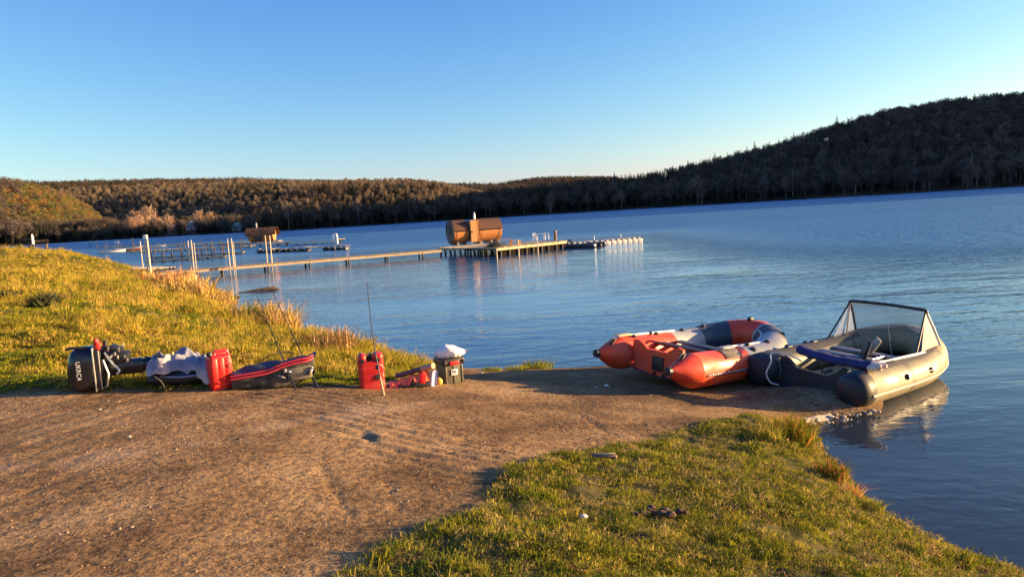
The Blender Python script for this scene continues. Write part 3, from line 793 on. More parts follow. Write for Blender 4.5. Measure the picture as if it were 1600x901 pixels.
m_glass = mat('window_glass', (.03, .035, .04), (.04, .045, .05), .08, 3.)
m_conc = mat('pale_concrete', (.46, .38, .26), (.58, .50, .37), .9, 9., .008, 25)
m_rust = mat('rusty_iron', (.06, .03, .02), (.13, .07, .045), .8, 20., .002, 60)
m_bark = mat('dark_wet_bark', (.05, .035, .022), (.13, .09, .055), .9, 8., .01, 14)

# ------------------------------------------------------------------ inflatable boats
def hull_path(b, L, z0, rise, n=8, back=0.):
    """centre line of the U shaped tube from the left stern round the bow to the right stern"""
    pts = [(-back, b, z0), (L * .2, b, z0), (L * .42, b, z0 + rise * .02), (L * .62, b * .985, z0 + rise * .12), (L * .78, b * .88, z0 + rise * .38),
           (L * .90, b * .62, z0 + rise * .72), (L * .965, b * .30, z0 + rise * .94), (L * .98, 0, z0 + rise)]
    full = pts + [(x, -y, z) for x, y, z in pts[-2::-1]]
    return crom(full, n)
def resample(P, n):
    P = [Vector(p) for p in P]; d = [0]
    for i in range(1, len(P)): d.append(d[-1] + (P[i] - P[i - 1]).length)
    out = []
    for k in range(n):
        s_ = d[-1] * k / (n - 1); i = max(1, int(np.searchsorted(d, s_))); i = min(i, len(P) - 1)
        t_ = (s_ - d[i - 1]) / max(1e-9, d[i] - d[i - 1]); out.append(P[i - 1].lerp(P[i], min(1, max(0, t_))))
    return out, d[-1]
def sub(P, a, b):
    n = len(P) - 1; return P[int(round(a * n)):int(round(b * n)) + 1]
def floor_fn(path, zc, inner):
    P = path
    n = len(P) // 2
    def fn(u, v):
        l = P[int(v * n)]; r = P[len(P) - 1 - int(v * n)]
        p = l.lerp(r, u); k = abs(u - .5) * 2
        return Vector((p.x, p.y * inner, max(zc, p.z - .20 + zc - .04) - .07 * (1 - k) * min(1, 1)))
    return fn
def ground_pose(px_pts, zs=None):
    pass
def boat_frame(t, yawa, pitch, roll_):
    t.rotation_euler = (roll_, -pitch, yawa)

def ontube(P, k, ang, r, out=0., s_=1):
    """spot on the tube: k along the tube from the stern, ang from the top towards the outside"""
    n = len(P) - 1; i = int(round((k if s_ > 0 else 1 - k) * n)); i = min(max(i, 0), n - 1)
    d = (P[i + 1] - P[i]).normalized(); o = Vector((-d.y, d.x, 0)).normalized(); a = R(ang)
    nn_ = o * math.sin(a) + Vector((0, 0, 1)) * math.cos(a)
    return P[i] + nn_ * (r + out), nn_
def red_boat():
    L, b, r = 2.36, .645, .225
    t = thing('inflatable_boat', 'coral red and grey inflatable boat with pointed cone sterns and no motor, on the ramp', 'boat')
    P, tot = resample(hull_path(b, L, r, .20, 8), 121)
    secs = [(0, .20, m_red), (.20, .385, m_grey), (.385, .46, m_dgrey), (.46, .54, m_red), (.54, .60, m_dgrey), (.60, .80, m_grey), (.80, 1, m_red)]
    secs = [(0, .20, m_red), (.20, .31, m_grey), (.31, .42, m_dgrey), (.42, .545, m_red), (.545, .60, m_dgrey), (.60, .81, m_grey), (.81, 1, m_red)]
    for a, c, m in secs:
        q = sub(P, a, c); MB().tube(q, r, 28, True).build('tube_section', m, t, ang=60)
        if c < 1: MB().tube([q[-1] + (q[-2] - q[-1]).normalized() * .02, q[-1] - (q[-2] - q[-1]).normalized() * .02], r + .003, 28, True).build('seam_band', m_grey if m is m_red else m, t)
    for s_ in (1, -1):
        c = MB(); c.tube([(.005, s_ * b, r), (-.12, s_ * b, r + .004), (-.24, s_ * b, r + .015), (-.36, s_ * b, r + .03), (-.41, s_ * b, r + .035)], [r, r * .86, r * .60, r * .30, r * .17], 28)
        c.build('stern_cone', m_red, t, ang=60)
        MB().tube([(-.40, s_ * b, r + .033), (-.45, s_ * b, r + .04), (-.465, s_ * b, r + .041)], [.055, .052, .03], 14).build('cone_cap', m_black, t)
        # handle patch on top of the cone
        hp = MB(); hp.rbox((-.17, s_ * (b - .03), r + .175), (.16, .07, .022), .01, (0, -.75, 0)); 
        ho = hp.build('carry_handle', m_black, t)
        MB().tube([(-.22, s_ * (b - .03), r + .155), (-.185, s_ * (b - .03), r + .205), (-.14, s_ * (b - .03), r + .235), (-.11, s_ * (b - .03), r + .225)], .011, 8).build('grip', m_black, ho)
    # transom with a scooped top edge
    tr = MB(); poly = [(-.40, .07), (-.30, .0), (.30, .0), (.40, .07), (.46, .22), (.44, .42), (.36, .44), (.27, .40), (.18, .335), (-.18, .335), (-.27, .40), (-.36, .44), (-.44, .42), (-.46, .22)]
    tr.prism(poly, .04, ((.10, 0, .03), (0, 1, 0), (0, 0, 1)))
    to = tr.build('transom', m_red, t, ang=30)
    MB().rbox((.072, -.03, .19), (.014, .20, .20), .006).build('motor_plate', m_black, to)
    MB().rbox((.128, .06, .22), (.014, .20, .24), .006).build('inner_plate', m_ply, to)
    for y in (-.14, .02): MB().tube([(.083, y, .055), (.05, y, .055)], [.022, .018], 10).build('drain_valve', m_black, to)
    # sloping red panel between left tube and transom, floor, keel
    MB().grid(floor_fn(P, .09, .9), 9, 31).build('floor_fabric', m_dgrey, t)
    MB().rbox((1.35, 0, .10), (2.1, .52, .03), .01).build('floor_board', m_dgrey, t)
    # benches: rails and seat boards
    for x in (.62,):
        MB().rbox((x, 0, .36), (.20, .90, .028), .01).build('bench', m_black, t)
    MB().rbox((.48, .02, .395), (.035, .94, .03), .01, (0, 0, .05)).build('bench_rail', m_dgrey, t)
    MB().rbox((1.02, -.02, .355), (.18, .92, .026), .01).build('bench', m_dgrey, t)
    # oars strapped on the tubes
    for s_, x0, x1 in ((1, .15, 1.15), (-1, .75, 1.60)):
        o = MB(); o.tube([(x0, s_ * (b + (.02 if s_ > 0 else -.03)), 2 * r + .016), (x1, s_ * (b - .02), 2 * r + .022)], .016, 10)
        oo = o.build('oar', m_white, t)
        MB().rbox((x0 - .06, s_ * b * 1.02, 2 * r + .03), (.28, .10, .02), .008, (0, 0, .05)).build('oar_blade', m_ply if s_ > 0 else m_grey, oo)
        MB().tube([(x0 * .5 + x1 * .5, s_ * b, 2 * r - .01), (x0 * .5 + x1 * .5, s_ * b, 2 * r + .04)], [.045, .03], 12).build('oarlock', m_black, t)
    for k, s_, a_ in ((.05, 1, -8), (.14, 1, -5), (.25, 1, -5), (.33, 1, -5), (.22, -1, 30), (.40, -1, 38), (.30, -1, 12)):
        c, d = ontube(P, k, a_, r, -.004, s_)
        MB().tube([c, c + d * .012, c + d * .014, c + d * .034], [.048, .046, .028, .024], 14).build('valve', m_black, t)
    # number plate and rub strake on the right tube
    pl = MB(); pl.rbox((0, 0, 0), (.34, .16, .012), .005)
    a_ = R(32); po = pl.build('number_plate', mat('plate_grey', (.10, .085, .07), (.13, .11, .09), .5), t)
    po.location = (.66, -b - math.sin(a_) * (r + .004), r + math.cos(a_) * (r + .004)); po.rotation_euler = (a_, 0, 0)
    g = random.Random(3); lt = MB(); x = -.13
    for k in range(7):
        wd = .018; lt.box((x, 0, .0085), (.007, .06, .004)); lt.box((x + .012, g.choice((.024, -.02, .0)), .0085), (.018, .009, .004)); lt.box((x + .02, .0, .0085), (.006, g.choice((.03, .055)), .004)); x += .041
    lt.build('plate_letters', mat('pale_lettering', (.4, .33, .24), (.5, .42, .3), .6), po, smooth=False)
    st = MB(); ang = R(97)
    st.tube([(.06, -b - r * math.sin(ang) * .99, r + r * math.cos(ang)), (.9, -b - r * math.sin(ang) * .995, r + r * math.cos(ang))], .017, 8)
    so = st.build('rub_strake', m_black, t)
    lt = MB()
    for k in range(15):
        x = .10 + k * .052
        lt.box((x, -b - r - .016, r - .018 + .006 * (k % 2)), (.034, .006, .013), (0, .45 * (-1) ** k, 0))
    lt.build('strake_pattern', mat('pale_lettering2', (.5, .5, .52), (.6, .6, .6), .6), so, smooth=False)
    # grab line and bow fitting
    MB().tube([ontube(P, k, a_, r, .008, -1)[0] for k, a_ in ((.24, -25), (.28, -32), (.32, -36), (.36, -40), (.40, -42), (.43, -50))], .008, 6).build('grab_line', m_white, t)
    c, d = ontube(P, .485, -10, r, .015); MB().rbox(tuple(c), (.09, .07, .06), .02).build('bow_fitting', m_black, t)
    # tail panel on the right tube where red meets grey
    return t
rb = red_boat()
def fitboat(t, stern, yawa, pitch=0., roll_=0.):
    t.location = stern; t.rotation_euler = (roll_, -pitch, yawa)
fitboat(rb, (1.81, 9.77, .25), R(36.9), R(-4.5), R(3.5))

def dark_boat():
    L, b, r = 2.70, .648, .215
    t = thing('inflatable_boat', 'olive and black inflatable boat with clear windshield, half in the water', 'boat')
    P, tot = resample(hull_path(b, L, r, .22, 8), 121)
    MB().tube(sub(P, 0, 1), r, 30).build('tube', m_olive, t, ang=60)
    for s_ in (1, -1):
        MB().tube([(.10, s_ * b, r), (.0, s_ * b, r), (-.05, s_ * b, r), (-.11, s_ * b, r), (-.15, s_ * b, r)], [r + .003, r + .003, r * .98, r * .88, r * .70], 30).build('stern_end', m_olived, t, ang=50)
        for k in (.17, .33):
            q = sub(P, k, k + .012) if s_ > 0 else sub(P, 1 - k - .012, 1 - k)
            MB().tube(q, r + .0025, 30, False).build('seam_band', mat('seam_tape', (.13, .11, .075), (.17, .145, .1), .6), t)
        # strip along each tube top, its dull shade painted in colour, and the light rub strake outside
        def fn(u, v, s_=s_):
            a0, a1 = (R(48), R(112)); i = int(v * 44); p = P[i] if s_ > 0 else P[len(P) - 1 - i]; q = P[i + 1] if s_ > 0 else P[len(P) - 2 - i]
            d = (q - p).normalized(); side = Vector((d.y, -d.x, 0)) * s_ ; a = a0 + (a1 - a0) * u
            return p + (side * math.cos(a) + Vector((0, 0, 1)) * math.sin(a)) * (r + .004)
        MB().grid(fn, 12, 45).build('top_shade_strip', mat('shaded_top_pvc', (.075, .07, .06), (.11, .10, .085), .8, 30.), t)
        def rub(u, s_=s_):
            i = int(u * 50); p = P[i] if s_ > 0 else P[len(P) - 1 - i]; q = P[i + 1] if s_ > 0 else P[len(P) - 2 - i]
            d = (q - p).normalized(); side = Vector((-d.y, d.x, 0)) * s_
            return p + side * (r + .004) + Vector((0, 0, -.035))
        MB().tube([rub(k / 49) for k in range(50)], .017, 8, sx=.6).build('rub_strake', m_grey, t)
    tr = MB(); poly = [(-.42, .03), (-.30, -.02), (.30, -.02), (.42, .03), (.47, .2), (.46, .34), (.40, .37), (.32, .33), (.22, .25), (-.20, .22), (-.32, .29), (-.40, .37), (-.46, .34), (-.47, .2)]
    tr.prism(poly, .045, ((.16, 0, .05), (0, 1, 0), (0, 0, 1))); tr.build('transom', m_olived, t)
    MB().grid(floor_fn(P, .08, .9), 9, 31).build('bottom_fabric', m_olived, t)
    # floor boards
    for k in range(5):
        MB().rbox((.42 + .37 * k, 0, .115), (.34, .80, .018), .005).build('floor_board', m_ply, t)
    for k in range(5):
        MB().rbox((.78 + .013 * k, -.05 - .034 * k, .19 + .004 * k), (.62, .016, .02), .003, (0, 0, .55)).build('aluminium_slat', m_alu, t)
    MB().rbox((.60, .17, .135), (.95, .045, .02), .005, (0, 0, .18)).build('floor_strip', m_olived, t)
    # benches
    for x in (1.14, 1.52):
        bo = MB().rbox((x, .0, .365), (.16, 1.0, .025), .008).build('bench', m_bench, t)
    # folding seat
    s0 = MB(); s0.rbox((0, 0, 0), (.04, .30, .26), .02); so = s0.build('folding_seat', m_black, t); so.location = (1.14, -.16, .50); so.rotation_euler = (0, .25, -.95)
    MB().rbox((.028, 0, 0), (.018, .25, .20), .008).build('seat_cushion', m_pink, so)
    s1 = MB(); s1.rbox((0, 0, 0), (.035, .28, .24), .018); s1o = s1.build('folding_seat', mat('seat_frame_tan', (.45, .36, .22), (.55, .45, .3), .6), t); s1o.location = (1.24, -.22, .53); s1o.rotation_euler = (0, .5, -.95)
    MB().tube([(1.06, -.3, .385), (1.34, -.3, .39)], .012, 8).build('seat_hinge', m_alu, t)
    # windshield
    A0 = Vector((1.70, b - .02, 2 * r - .01)); A1 = Vector((1.70, -b + .02, 2 * r - .01))
    T0 = Vector((1.96, b - .12, .985)); T1 = Vector((1.96, -b + .12, .985))
    N0 = Vector((2.24, b * .86, 2 * r + .09)); N1 = Vector((2.24, -b * 1.0, 2 * r + .04)); NC = Vector((2.58, 0, 2 * r + .20))
    ws = MB(); ws.tube(crom([T0 + Vector((0, .01, -.05)), T0, T0.lerp(T1, .1) + Vector((0, 0, .012)), T0.lerp(T1, .5) + Vector((0.02, 0, .02)), T0.lerp(T1, .9) + Vector((0, 0, .012)), T1, T1 + Vector((0, -.01, -.05))], 4), .022, 10)
    wo_ = ws.build('windshield_frame', m_black, t)
    for a_, c_ in ((A0, T0), (A1, T1)):
        k = Vector((c_.x + .02, c_.y * 1.08, 2 * r + .02))
        MB().tube([k, c_ + Vector((0, 0, -.02))], .011, 8).build('post', m_alu, wo_)
        MB().tube([a_ + Vector((-.16, 0, 0)), c_], .013, 8).build('edge_strap', m_black, wo_)
    gl = bpy.data.materials.new('clear_film'); tt = nt(gl); bb = tt.nodes['Principled BSDF']
    bb.inputs['Base Color'].default_value = (.75, .78, .8, 1); bb.inputs['Roughness'].default_value = .12
    tp = N(tt, 'ShaderNodeBsdfTransparent'); ms = N(tt, 'ShaderNodeMixShader'); ms.inputs[0].default_value = .42
    tt.links.new(tp.outputs[0], ms.inputs[1]); tt.links.new(bb.outputs[0], ms.inputs[2]); tt.links.new(ms.outputs[0], tt.nodes['Material Output'].inputs[0])
    def film(u, v):
        top = T0.lerp(T1, u) + Vector((.02 * math.sin(math.pi * u), 0, .012))
        bot = (N0.lerp(NC, u * 2) if u < .5 else NC.lerp(N1, u * 2 - 1)); return top.lerp(bot, v) + Vector((0, 0, .05 * math.sin(v * math.pi)))
    fr = MB().grid(film, 17, 7).build('clear_screen', gl, wo_)
    for q0, q1, q2 in ((T0, N0, A0), (T1, N1, A1)):
        def side(u, v, q0=q0, q1=q1, q2=q2): return q0.lerp(q2.lerp(q1, u), v)
        MB().grid(side, 7, 5).build('side_film', gl, wo_)
        MB().tube([q0, q0.lerp(q1, .5) + Vector((0, 0, .02)), q1], .016, 8).build('edge_strap', m_dirty if q0.y < 0 else m_black, wo_)
    # oar on the right tube, grab line, fittings
    o = MB(); o.tube([(.95, -b + .03, 2 * r + .03), (1.75, -b - .0, 2 * r + .03)], .017, 10); oo = o.build('oar', m_white, t)
    MB().tube([(.5, -b + .06, 2 * r + .03), (.95, -b + .03, 2 * r + .03)], .015, 8).build('oar_handle', m_grey, oo)
    for x, s_, a_ in ((.85, -1, 68), (1.5, -1, 68), (.7, 1, 20), (1.15, 1, 20), (1.9, 1, 20)):
        d = Vector((0, s_ * math.sin(R(a_)), math.cos(R(a_))))
        c = Vector((x, s_ * b, r)) + d * (r - .004)
        MB().tube([c, c + d * .018, c + d * .04], [.04, .036, .016], 12).build('rope_ring', m_black, t)
    d = Vector((0, -math.sin(R(68)), math.cos(R(68)))); c0 = Vector((.85, -b, r)) + d * (r + .03); c1 = Vector((1.5, -b, r)) + d * (r + .03)
    MB().tube([c0, c0.lerp(c1, .5) + d * .004 - Vector((0, 0, .012)), c1], .007, 6).build('grab_line', m_black, t)
    for x, s_ in ((1.25, 1), (.62, 1)):
        MB().rbox((x, s_ * b, 2 * r + .012), (.13, .06, .04), .015).build('oarlock', m_black, t)
    MB().tube([(1.74, -b - .0, 2 * r), (1.74, -b - .13, 2 * r - .06), (1.78, -b - .18, 2 * r - .13)], .012, 8).build('windshield_strap', m_black, t)
    # white rope at the left stern
    MB().tube(crom([(.18, .18, .385), (.16, .30, .43), (.13, .40, .455), (.02, .52, .44), (-.10, .44, .36), (-.16, .46, .22), (-.12, .42, .1), (-.02, .36, .06)], 6), .010, 8).build('painter_rope', m_dirty, t)
    # small dark hose on the floor
    MB().tube(crom([(.30, .25, .14), (.42, .18, .30), (.55, .10, .32), (.62, .14, .16)], 6), .008, 6).build('fuel_hose', m_black, t)
    return t
db = dark_boat()
fitboat(db, (3.62, 9.12, .06), R(36.8), R(-2.6), R(3.6))
bpy.context.view_layer.update()
def inboat(t, p): return t.matrix_world @ Vector(p)
# box and small kit lying in the dark boat
t = thing('tackle_case', 'small reddish brown case on the floor of the olive boat beside the folding seat', 'case', inboat(db, (1.12, -.36, .125)), R(25))
MB().rbox((0, 0, .09), (.26, .17, .18), .012).build('body', mat('brown_red_case', (.26, .07, .04), (.33, .1, .06), .5), t)
MB().rbox((0, 0, .19), (.27, .18, .025), .01).build('lid', mat('tan_lid', (.45, .2, .12), (.5, .24, .15), .5), t)
t = thing('coiled_line', 'dark tangled rope heap in the olive boat behind the right tube', 'rope', inboat(db, (1.55, -.38, .125)))
MB().tube([(math.cos(k * .7) * (.10 + .03 * math.sin(k)), math.sin(k * .7) * .09, .01 + .004 * k + .01 * math.sin(k * 2.1)) for k in range(50)], .009, 6).build('coil', m_black, t)
t = thing('fishing_rod', 'thin rod standing upright inside the bow of the olive boat', 'fishing rod', inboat(db, (2.05, -.12, .12)))
MB().tube([(0, 0, 0), (-.02, .03, .25), (-.05, .05, .62)], [.008, .006, .003], 6).build('blank', m_grey, t)
# navy bag across the boat
pa = W(1250, 546, z=.54); pb = W(1364, 571, z=.50)
t = thing('rolled_bag', 'long navy fabric bag lying across both tubes of the olive boat, pale end sticking out', 'bag', (0, 0, 0))
pa, pb = Vector(pa), Vector(pb); d = (pb - pa).normalized()
def bagfn(u, v):
    a = u * 2 * math.pi; c = pa.lerp(pb, v); n_ = Vector((-d.y, d.x, 0)); k = 1 + .09 * math.sin(v * 19 + a) + .05 * math.sin(v * 41)
    w_ = .105 * k * (1 if .03 < v < .99 else .75); h_ = .055 * k
    return c + n_ * math.cos(a) * w_ + Vector((0, 0, 1)) * (math.sin(a) * h_ - .03 * math.sin(math.pi * v))
mb = MB().grid(bagfn, 20, 40, True); mb.f.append(tuple(range(19, -1, -1))); mb.f.append(tuple(39 * 20 + j for j in range(20))); mb.build('cover', m_navy, t)
for k, (o1, o2, l) in enumerate(((.05, .015, .15), (-.02, .02, .13), (.01, -.02, .11), (-.06, -.01, .09))):
    n_ = Vector((-d.y, d.x, 0)); s_ = pb + n_ * o1 + Vector((0, 0, o2))
    MB().tube([s_ - d * .03, s_ + d * l * .7, s_ + d * l], [.034, .032, .018], 10).build('foam_end', m_pink, t)
t_ = MB().tube([pa - d * .02, pa + d * .12], .02, 8)

# ------------------------------------------------------------------ gear on the ramp, each in a frame: x to the right, y away, z up
def gear(name, label, cat, px, py, rz=0., group=None, dz=0.):
    g_ = G(px, py); return thing(name, label, cat, (g_[0], g_[1], g_[2] - .006 + dz), rz + math.atan2(-g_[0], g_[1]) * .6, group)
FONTC = {}
def text_mesh(s_, size, depth=.002):
    cu = bpy.data.curves.new('t', 'FONT'); cu.body = s_; cu.size = size; cu.extrude = depth; cu.align_x = 'CENTER'; cu.align_y = 'CENTER'; cu.resolution_u = 3
    o = bpy.data.objects.new('t', cu); COL.objects.link(o); dg = bpy.context.evaluated_depsgraph_get(); dg.update()
    me = bpy.data.meshes.new_from_object(o.evaluated_get(dg)); bpy.data.objects.remove(o); return me

# outboard motor lying on its side
t = gear('outboard_motor', 'black outboard motor lying on the ground with white lettering on its cowling', 'outboard motor', 113, 613, R(-4))
def cowl(u, v):
    a = u * 2 * math.pi; prof = [(0, .55), (.012, .74), (.04, .90), (.09, .985), (.16, 1), (.23, .99), (.275, .97)]
    k = v * (len(prof) - 1); i = min(int(k), len(prof) - 2); f = k - i
    x = prof[i][0] * (1 - f) + prof[i + 1][0] * f; s_ = prof[i][1] * (1 - f) + prof[i + 1][1] * f
    e = .62; c, q = math.cos(a), math.sin(a)
    yy = math.copysign(abs(c) ** e, c) * .17 * s_; zz = math.copysign(abs(q) ** e, q) * .255 * s_
    return Vector((x - (zz > 0) * 0 + max(0, zz) * .13, yy, .262 + zz))
mb = MB().grid(cowl, 40, 19, True); mb.f.append(tuple(range(39, -1, -1))); mb.f.append(tuple(18 * 40 + j for j in range(40)))
co = mb.build('cowling', m_gloss, t, ang=50)
me = text_mesh('UKRC4', .066, .0008); me.materials.append(m_white)
o = bpy.data.objects.new('lettering', me); COL.objects.link(o); o.parent = co; o.location = (.135, -.1725, .27); o.rotation_euler = (R(90), R(90), 0)
MB().tube([(.0, -.05, .50), (.06, -.09, .52), (.16, -.10, .515), (.24, -.1, .505)], [.012, .016, .015, .012], 8).build('air_duct', m_black, co)
def bx(nm, c, s_, m=m_black, r_=.01, rot=None, par=None): return MB().rbox(c, s_, r_, rot).build(nm, m, par or t)
bx('lower_cowl', (.325, 0, .26), (.075, .30, .46), m_black, .04)
bx('trim_band', (.288, 0, .26), (.014, .325, .49), m_grey, .004)
bx('trim_band', (.345, 0, .25), (.012, .30, .44), m_grey, .004)
hd = MB().tube([(.33, -.09, .47), (.335, -.10, .54), (.33, -.11, .60)], [.030, .036, .026], 14).build('starter_knob', m_redplas2, t)
MB().tube([(.40, -.06, .45), (.41, -.07, .57)], [.030, .024], 12).build('tiller_grip', m_black, t)
bx('midsection', (.58, 0, .24), (.42, .15, .17), m_gloss, .05)
bx('swivel_bracket', (.50, 0, .37), (.26, .20, .13), m_black, .03, (0, .22, 0))
for k, (x, y, z, s_) in enumerate([(.44, -.11, .45, .05), (.50, -.1, .40, .035), (.55, -.12, .44, .05), (.53, -.12, .36, .03), (.60, -.11, .36, .03), (.62, -.1, .32, .025), (.47, -.12, .37, .04), (.58, -.05, .48, .03)]):
    MB().tube([(x, y, z), (x + .01, y - .02, z + s_)], [.012, .010], 8).build('clamp_bolt', m_alu if k % 2 == 0 else m_grey, t)
for y in (-.1, .1):
    MB().tube(crom([(.40, y, .44), (.47, y, .30), (.53, y, .22), (.50, y, .18)], 5), .014, 8).build('clamp_arm', m_alu if y < 0 else m_black, t)
bx('stern_clamp', (.50, -.02, .46), (.13, .18, .06), m_black, .015, (0, .5, 0))
MB().tube([(.38, -.13, .36), (.43, -.15, .2), (.40, -.15, .06)], [.014, .014, .012], 8).build('lower_strut', m_alu, t)
MB().tube([(.78, 0, .25), (.86, 0, .24), (.95, 0, .235)], [.085, .075, .07], 16, sx=.7).build('drive_housing', m_gloss, t)
bx('cavitation_plate', (.93, 0, .22), (.014, .22, .30), m_gloss, .004)
MB().tube([(.97, 0, .24), (1.0, 0, .24)], [.07, .06], 14).build('collar', m_alu, t)
bx('leg_plate', (1.015, .0, .2), (.12, .10, .26), m_gloss, .03)
bx('leg_edge', (1.09, -.04, .24), (.014, .05, .24), m_ply, .004)
MB().tube([(1.12, .03, .05), (1.0, .0, .06), (.93, -.02, .06), (.88, -.02, .06)], [.02, .06, .065, .03], 14).build('gearcase', m_gloss, t)
for k in range(3):
    a_ = k * 2.094 + .4; pr = MB(); c = Vector((1.10, -.03, .085))
    def blade(u, v, a_=a_, c=c):
        rr = .02 + .08 * v; w_ = (u - .5) * 1.5 * (1 - .35 * v)
        return c + Vector((.03 * (u - .5) * 2, -math.cos(a_ + w_) * rr, max(-.075, math.sin(a_ + w_) * rr)))
    pr.grid(blade, 6, 6).build('propeller_blade', m_alu if k != 1 else m_white, t)
MB().tube([(.87, -.10, .02), (.86, -.10, .13)], .012, 8).build('drain_screw', m_alu, t)
bx('skeg', (.98, .02, .03), (.16, .012, .05), m_gloss, .004)

# dark kit bag with grey cloth on top
t = gear('kit_bag', 'low black bag lying under the crumpled grey cloth', 'bag', 285, 600, 0)
def kb(u, v):
    a = u * 2 * math.pi; x = -.36 + .78 * v; k = math.sin(math.pi * min(1, max(0, v)) * .96 + .06) ** .35
    return Vector((x, math.cos(a) * .17 * k, max(0.002, .10 + math.sin(a) * .105 * k * (1 + .08 * math.sin(v * 17)))))
MB().grid(kb, 20, 24, True).build('body', m_black, t)
MB().tube([(-.2, -.17, .15), (0, -.185, .125), (.2, -.18, .12), (.38, -.14, .13)], .008, 6).build('zip', m_alu, t)
MB().tube(crom([(-.25, -.16, .16), (-.18, -.2, .1), (-.15, -.21, .03)], 4), .007, 6).build('strap', m_ply, t)
t = gear('crumpled_cloth', 'crumpled pale grey and blue cloth heaped on the black bag behind the red canister', 'cloth', 285, 600, 0)
def cloth(u, v):
    x = -.34 + .74 * u; y = -.20 + .44 * v
    e = 1 - abs(v * 2 - 1) ** 3; ex = min(1, 6 * u + .35, 6 * (1 - u) + .35)
    h = .24 + .13 * e * (.55 + .45 * math.cos((u - .32) * 4.2))
    n_ = float(fbm(x * 7, y * 7 + x * 3, 301, 3)); rdg = 1 - abs(float(vnoise(x * 9 + y * 4, y * 8 - x * 5, 305))) * 2
    lo = .155 - .09 * (u > .72) * (v < .3)
    return Vector((x, y - .05 * math.sin(u * 9) + n_ * .05, lo + (h - lo) * e ** .6 * ex + n_ * .09 + rdg * .05 * e))
MB().grid(cloth, 60, 44).build('folds', mat('grey_blue_cloth', (.15, .17, .25), (.44, .38, .36), .9, 5., .002, 60), t, ang=180)

# canister with the narrow side lit
def can1():
    t = gear('fuel_canister', 'bright red plastic jerrycan with vertical ribs, beside the crumpled grey cloth', 'canister', 346, 606, R(28))
    Wd, Dp, H = .25, .16, .43
    MB().rbox((0, 0, H / 2 - .01), (Wd, Dp, H - .04), .035, seg=4).build('body', m_redplas, t)
    for s_ in (-1, 1):
        for x in (-.075, .0, .075): MB().rbox((x, s_ * (Dp / 2 + .001), H * .47), (.055, .012, H * .74), .006).build('rib', m_redplas, t)
    for x in (-1, 1): MB().rbox((x * (Wd / 2), 0, H * .45), (.012, .10, H * .66), .006).build('side_panel', m_redplas, t)
    hd = MB(); hd.tube(crom([(-.05, 0, H - .045), (-.03, 0, H + .0), (.05, 0, H + .005), (.10, 0, H - .005), (.112, 0, H - .05)], 5), .019, 10).build('handle', m_redplas, t)
    MB().tube([(-.088, 0, H - .05), (-.10, 0, H + .0)], [.032, .030], 14).build('cap', m_black, t)
    MB().rbox((0, 0, H - .03), (Wd - .02, .018, .03), .005).build('seam', m_redplas, t)
    MB().rbox((0, 0, .006), (Wd * .9, Dp * .85, .02), .01).build('foot', m_redplas, t)
can1()
def can2():
    t = gear('fuel_canister', 'red fuel canister with two round shoulders and a dark centre cap, rod leaning on it', 'canister', 582, 606, R(8))
    H = .43; Wd = .30; Dp = .20
    def fn(u, v):
        a = u * 2 * math.pi; e = .35; c, s_ = math.cos(a), math.sin(a)
        k = 1 - .05 * math.cos(v * math.pi * 7) * (0 < v < .9) * .3; k *= (1 if v > .03 else .94); 
        return Vector((math.copysign(abs(c) ** e, c) * Wd / 2 * k, math.copysign(abs(s_) ** e, s_) * Dp / 2 * k, .345 * v))
    mb = MB().grid(fn, 48, 40, True); mb.f.append(tuple(range(47, -1, -1))); mb.f.append(tuple(39 * 48 + j for j in range(48))); mb.build('body', m_redplas2, t, ang=50)
    for x, w_ in ((-.095, .10), (.085, .125)):
        MB().rbox((x, 0, .375), (w_, Dp * .9, .12), .045, seg=4).build('shoulder', m_redplas2, t)
        MB().tube([(x, -Dp * .45, .352), (x, -Dp * .45 - .018, .352)], [.026, .023], 14).build('filler_plug', m_black, t)
    MB().tube([(-.01, 0, .34), (-.01, 0, .43)], [.030, .028], 14).build('cap', m_black, t)
    MB().tube([(-.025, -.03, .40), (-.022, -.035, .43)], .008, 8).build('gauge', m_alu, t)
    MB().tube([(.07, -Dp / 2 + .004, .15), (.07, -Dp / 2 - .01, .15)], [.035, .033], 16).build('round_badge', m_glass, t)
can2()

# long tackle bag
t = gear('tackle_bag', 'long black fishing bag with red piping, open and sagging, under two leaning rods', 'bag', 430, 604, R(2))
def tb(u, v):
    a = u * 2 * math.pi; x = -.46 + .92 * v; top = .20 + .135 * v + .022 * math.sin(v * 9); bot = .0 + (.06 * sstep(.7, 1, v))
    k = math.sin(math.pi * (v * .9 + .05)) ** .22; cz = (top + bot) / 2; hh_ = (top - bot) / 2
    c, s_ = math.cos(a), math.sin(a)
    n_ = float(fbm(x * 6 + 3, s_ * 2 + c, 311, 3)) * .035
    return Vector((x, math.copysign(abs(c) ** .6, c) * .14 * k + n_, float(cz) + math.copysign(abs(s_) ** .6, s_) * float(hh_) * k + n_ * .4))
mb = MB().grid(tb, 32, 40, True); mb.f.append(tuple(range(31, -1, -1))); mb.f.append(tuple(39 * 32 + j for j in range(32))); mb.build('body', mat('bag_camo', (.02, .022, .02), (.11, .09, .06), .8, 7., .003, 60), t)
for off, y in ((.005, -.145), (.035, -.12)):
    MB().tube(crom([(-.46, y, .165 + off), (-.25, y - .01, .18 + off), (-.05, y - .012, .20 + off), (.1, y - .01, .25 + off), (.25, y - .01, .28 + off), (.40, y, .295 + off), (.46, y + .04, .315 + off)], 5), .012, 8).build('red_piping', mat('red_trim', (.62, .03, .05), (.7, .06, .07), .5), t)
def flap(u, v):
    x = -.46 + .95 * u; return Vector((x, -.13 + .30 * v, .195 + .14 * u + .03 * math.sin(u * 6) * v + .035 * math.sin(v * 3) + .01 * math.sin(u * 22 + v * 6)))
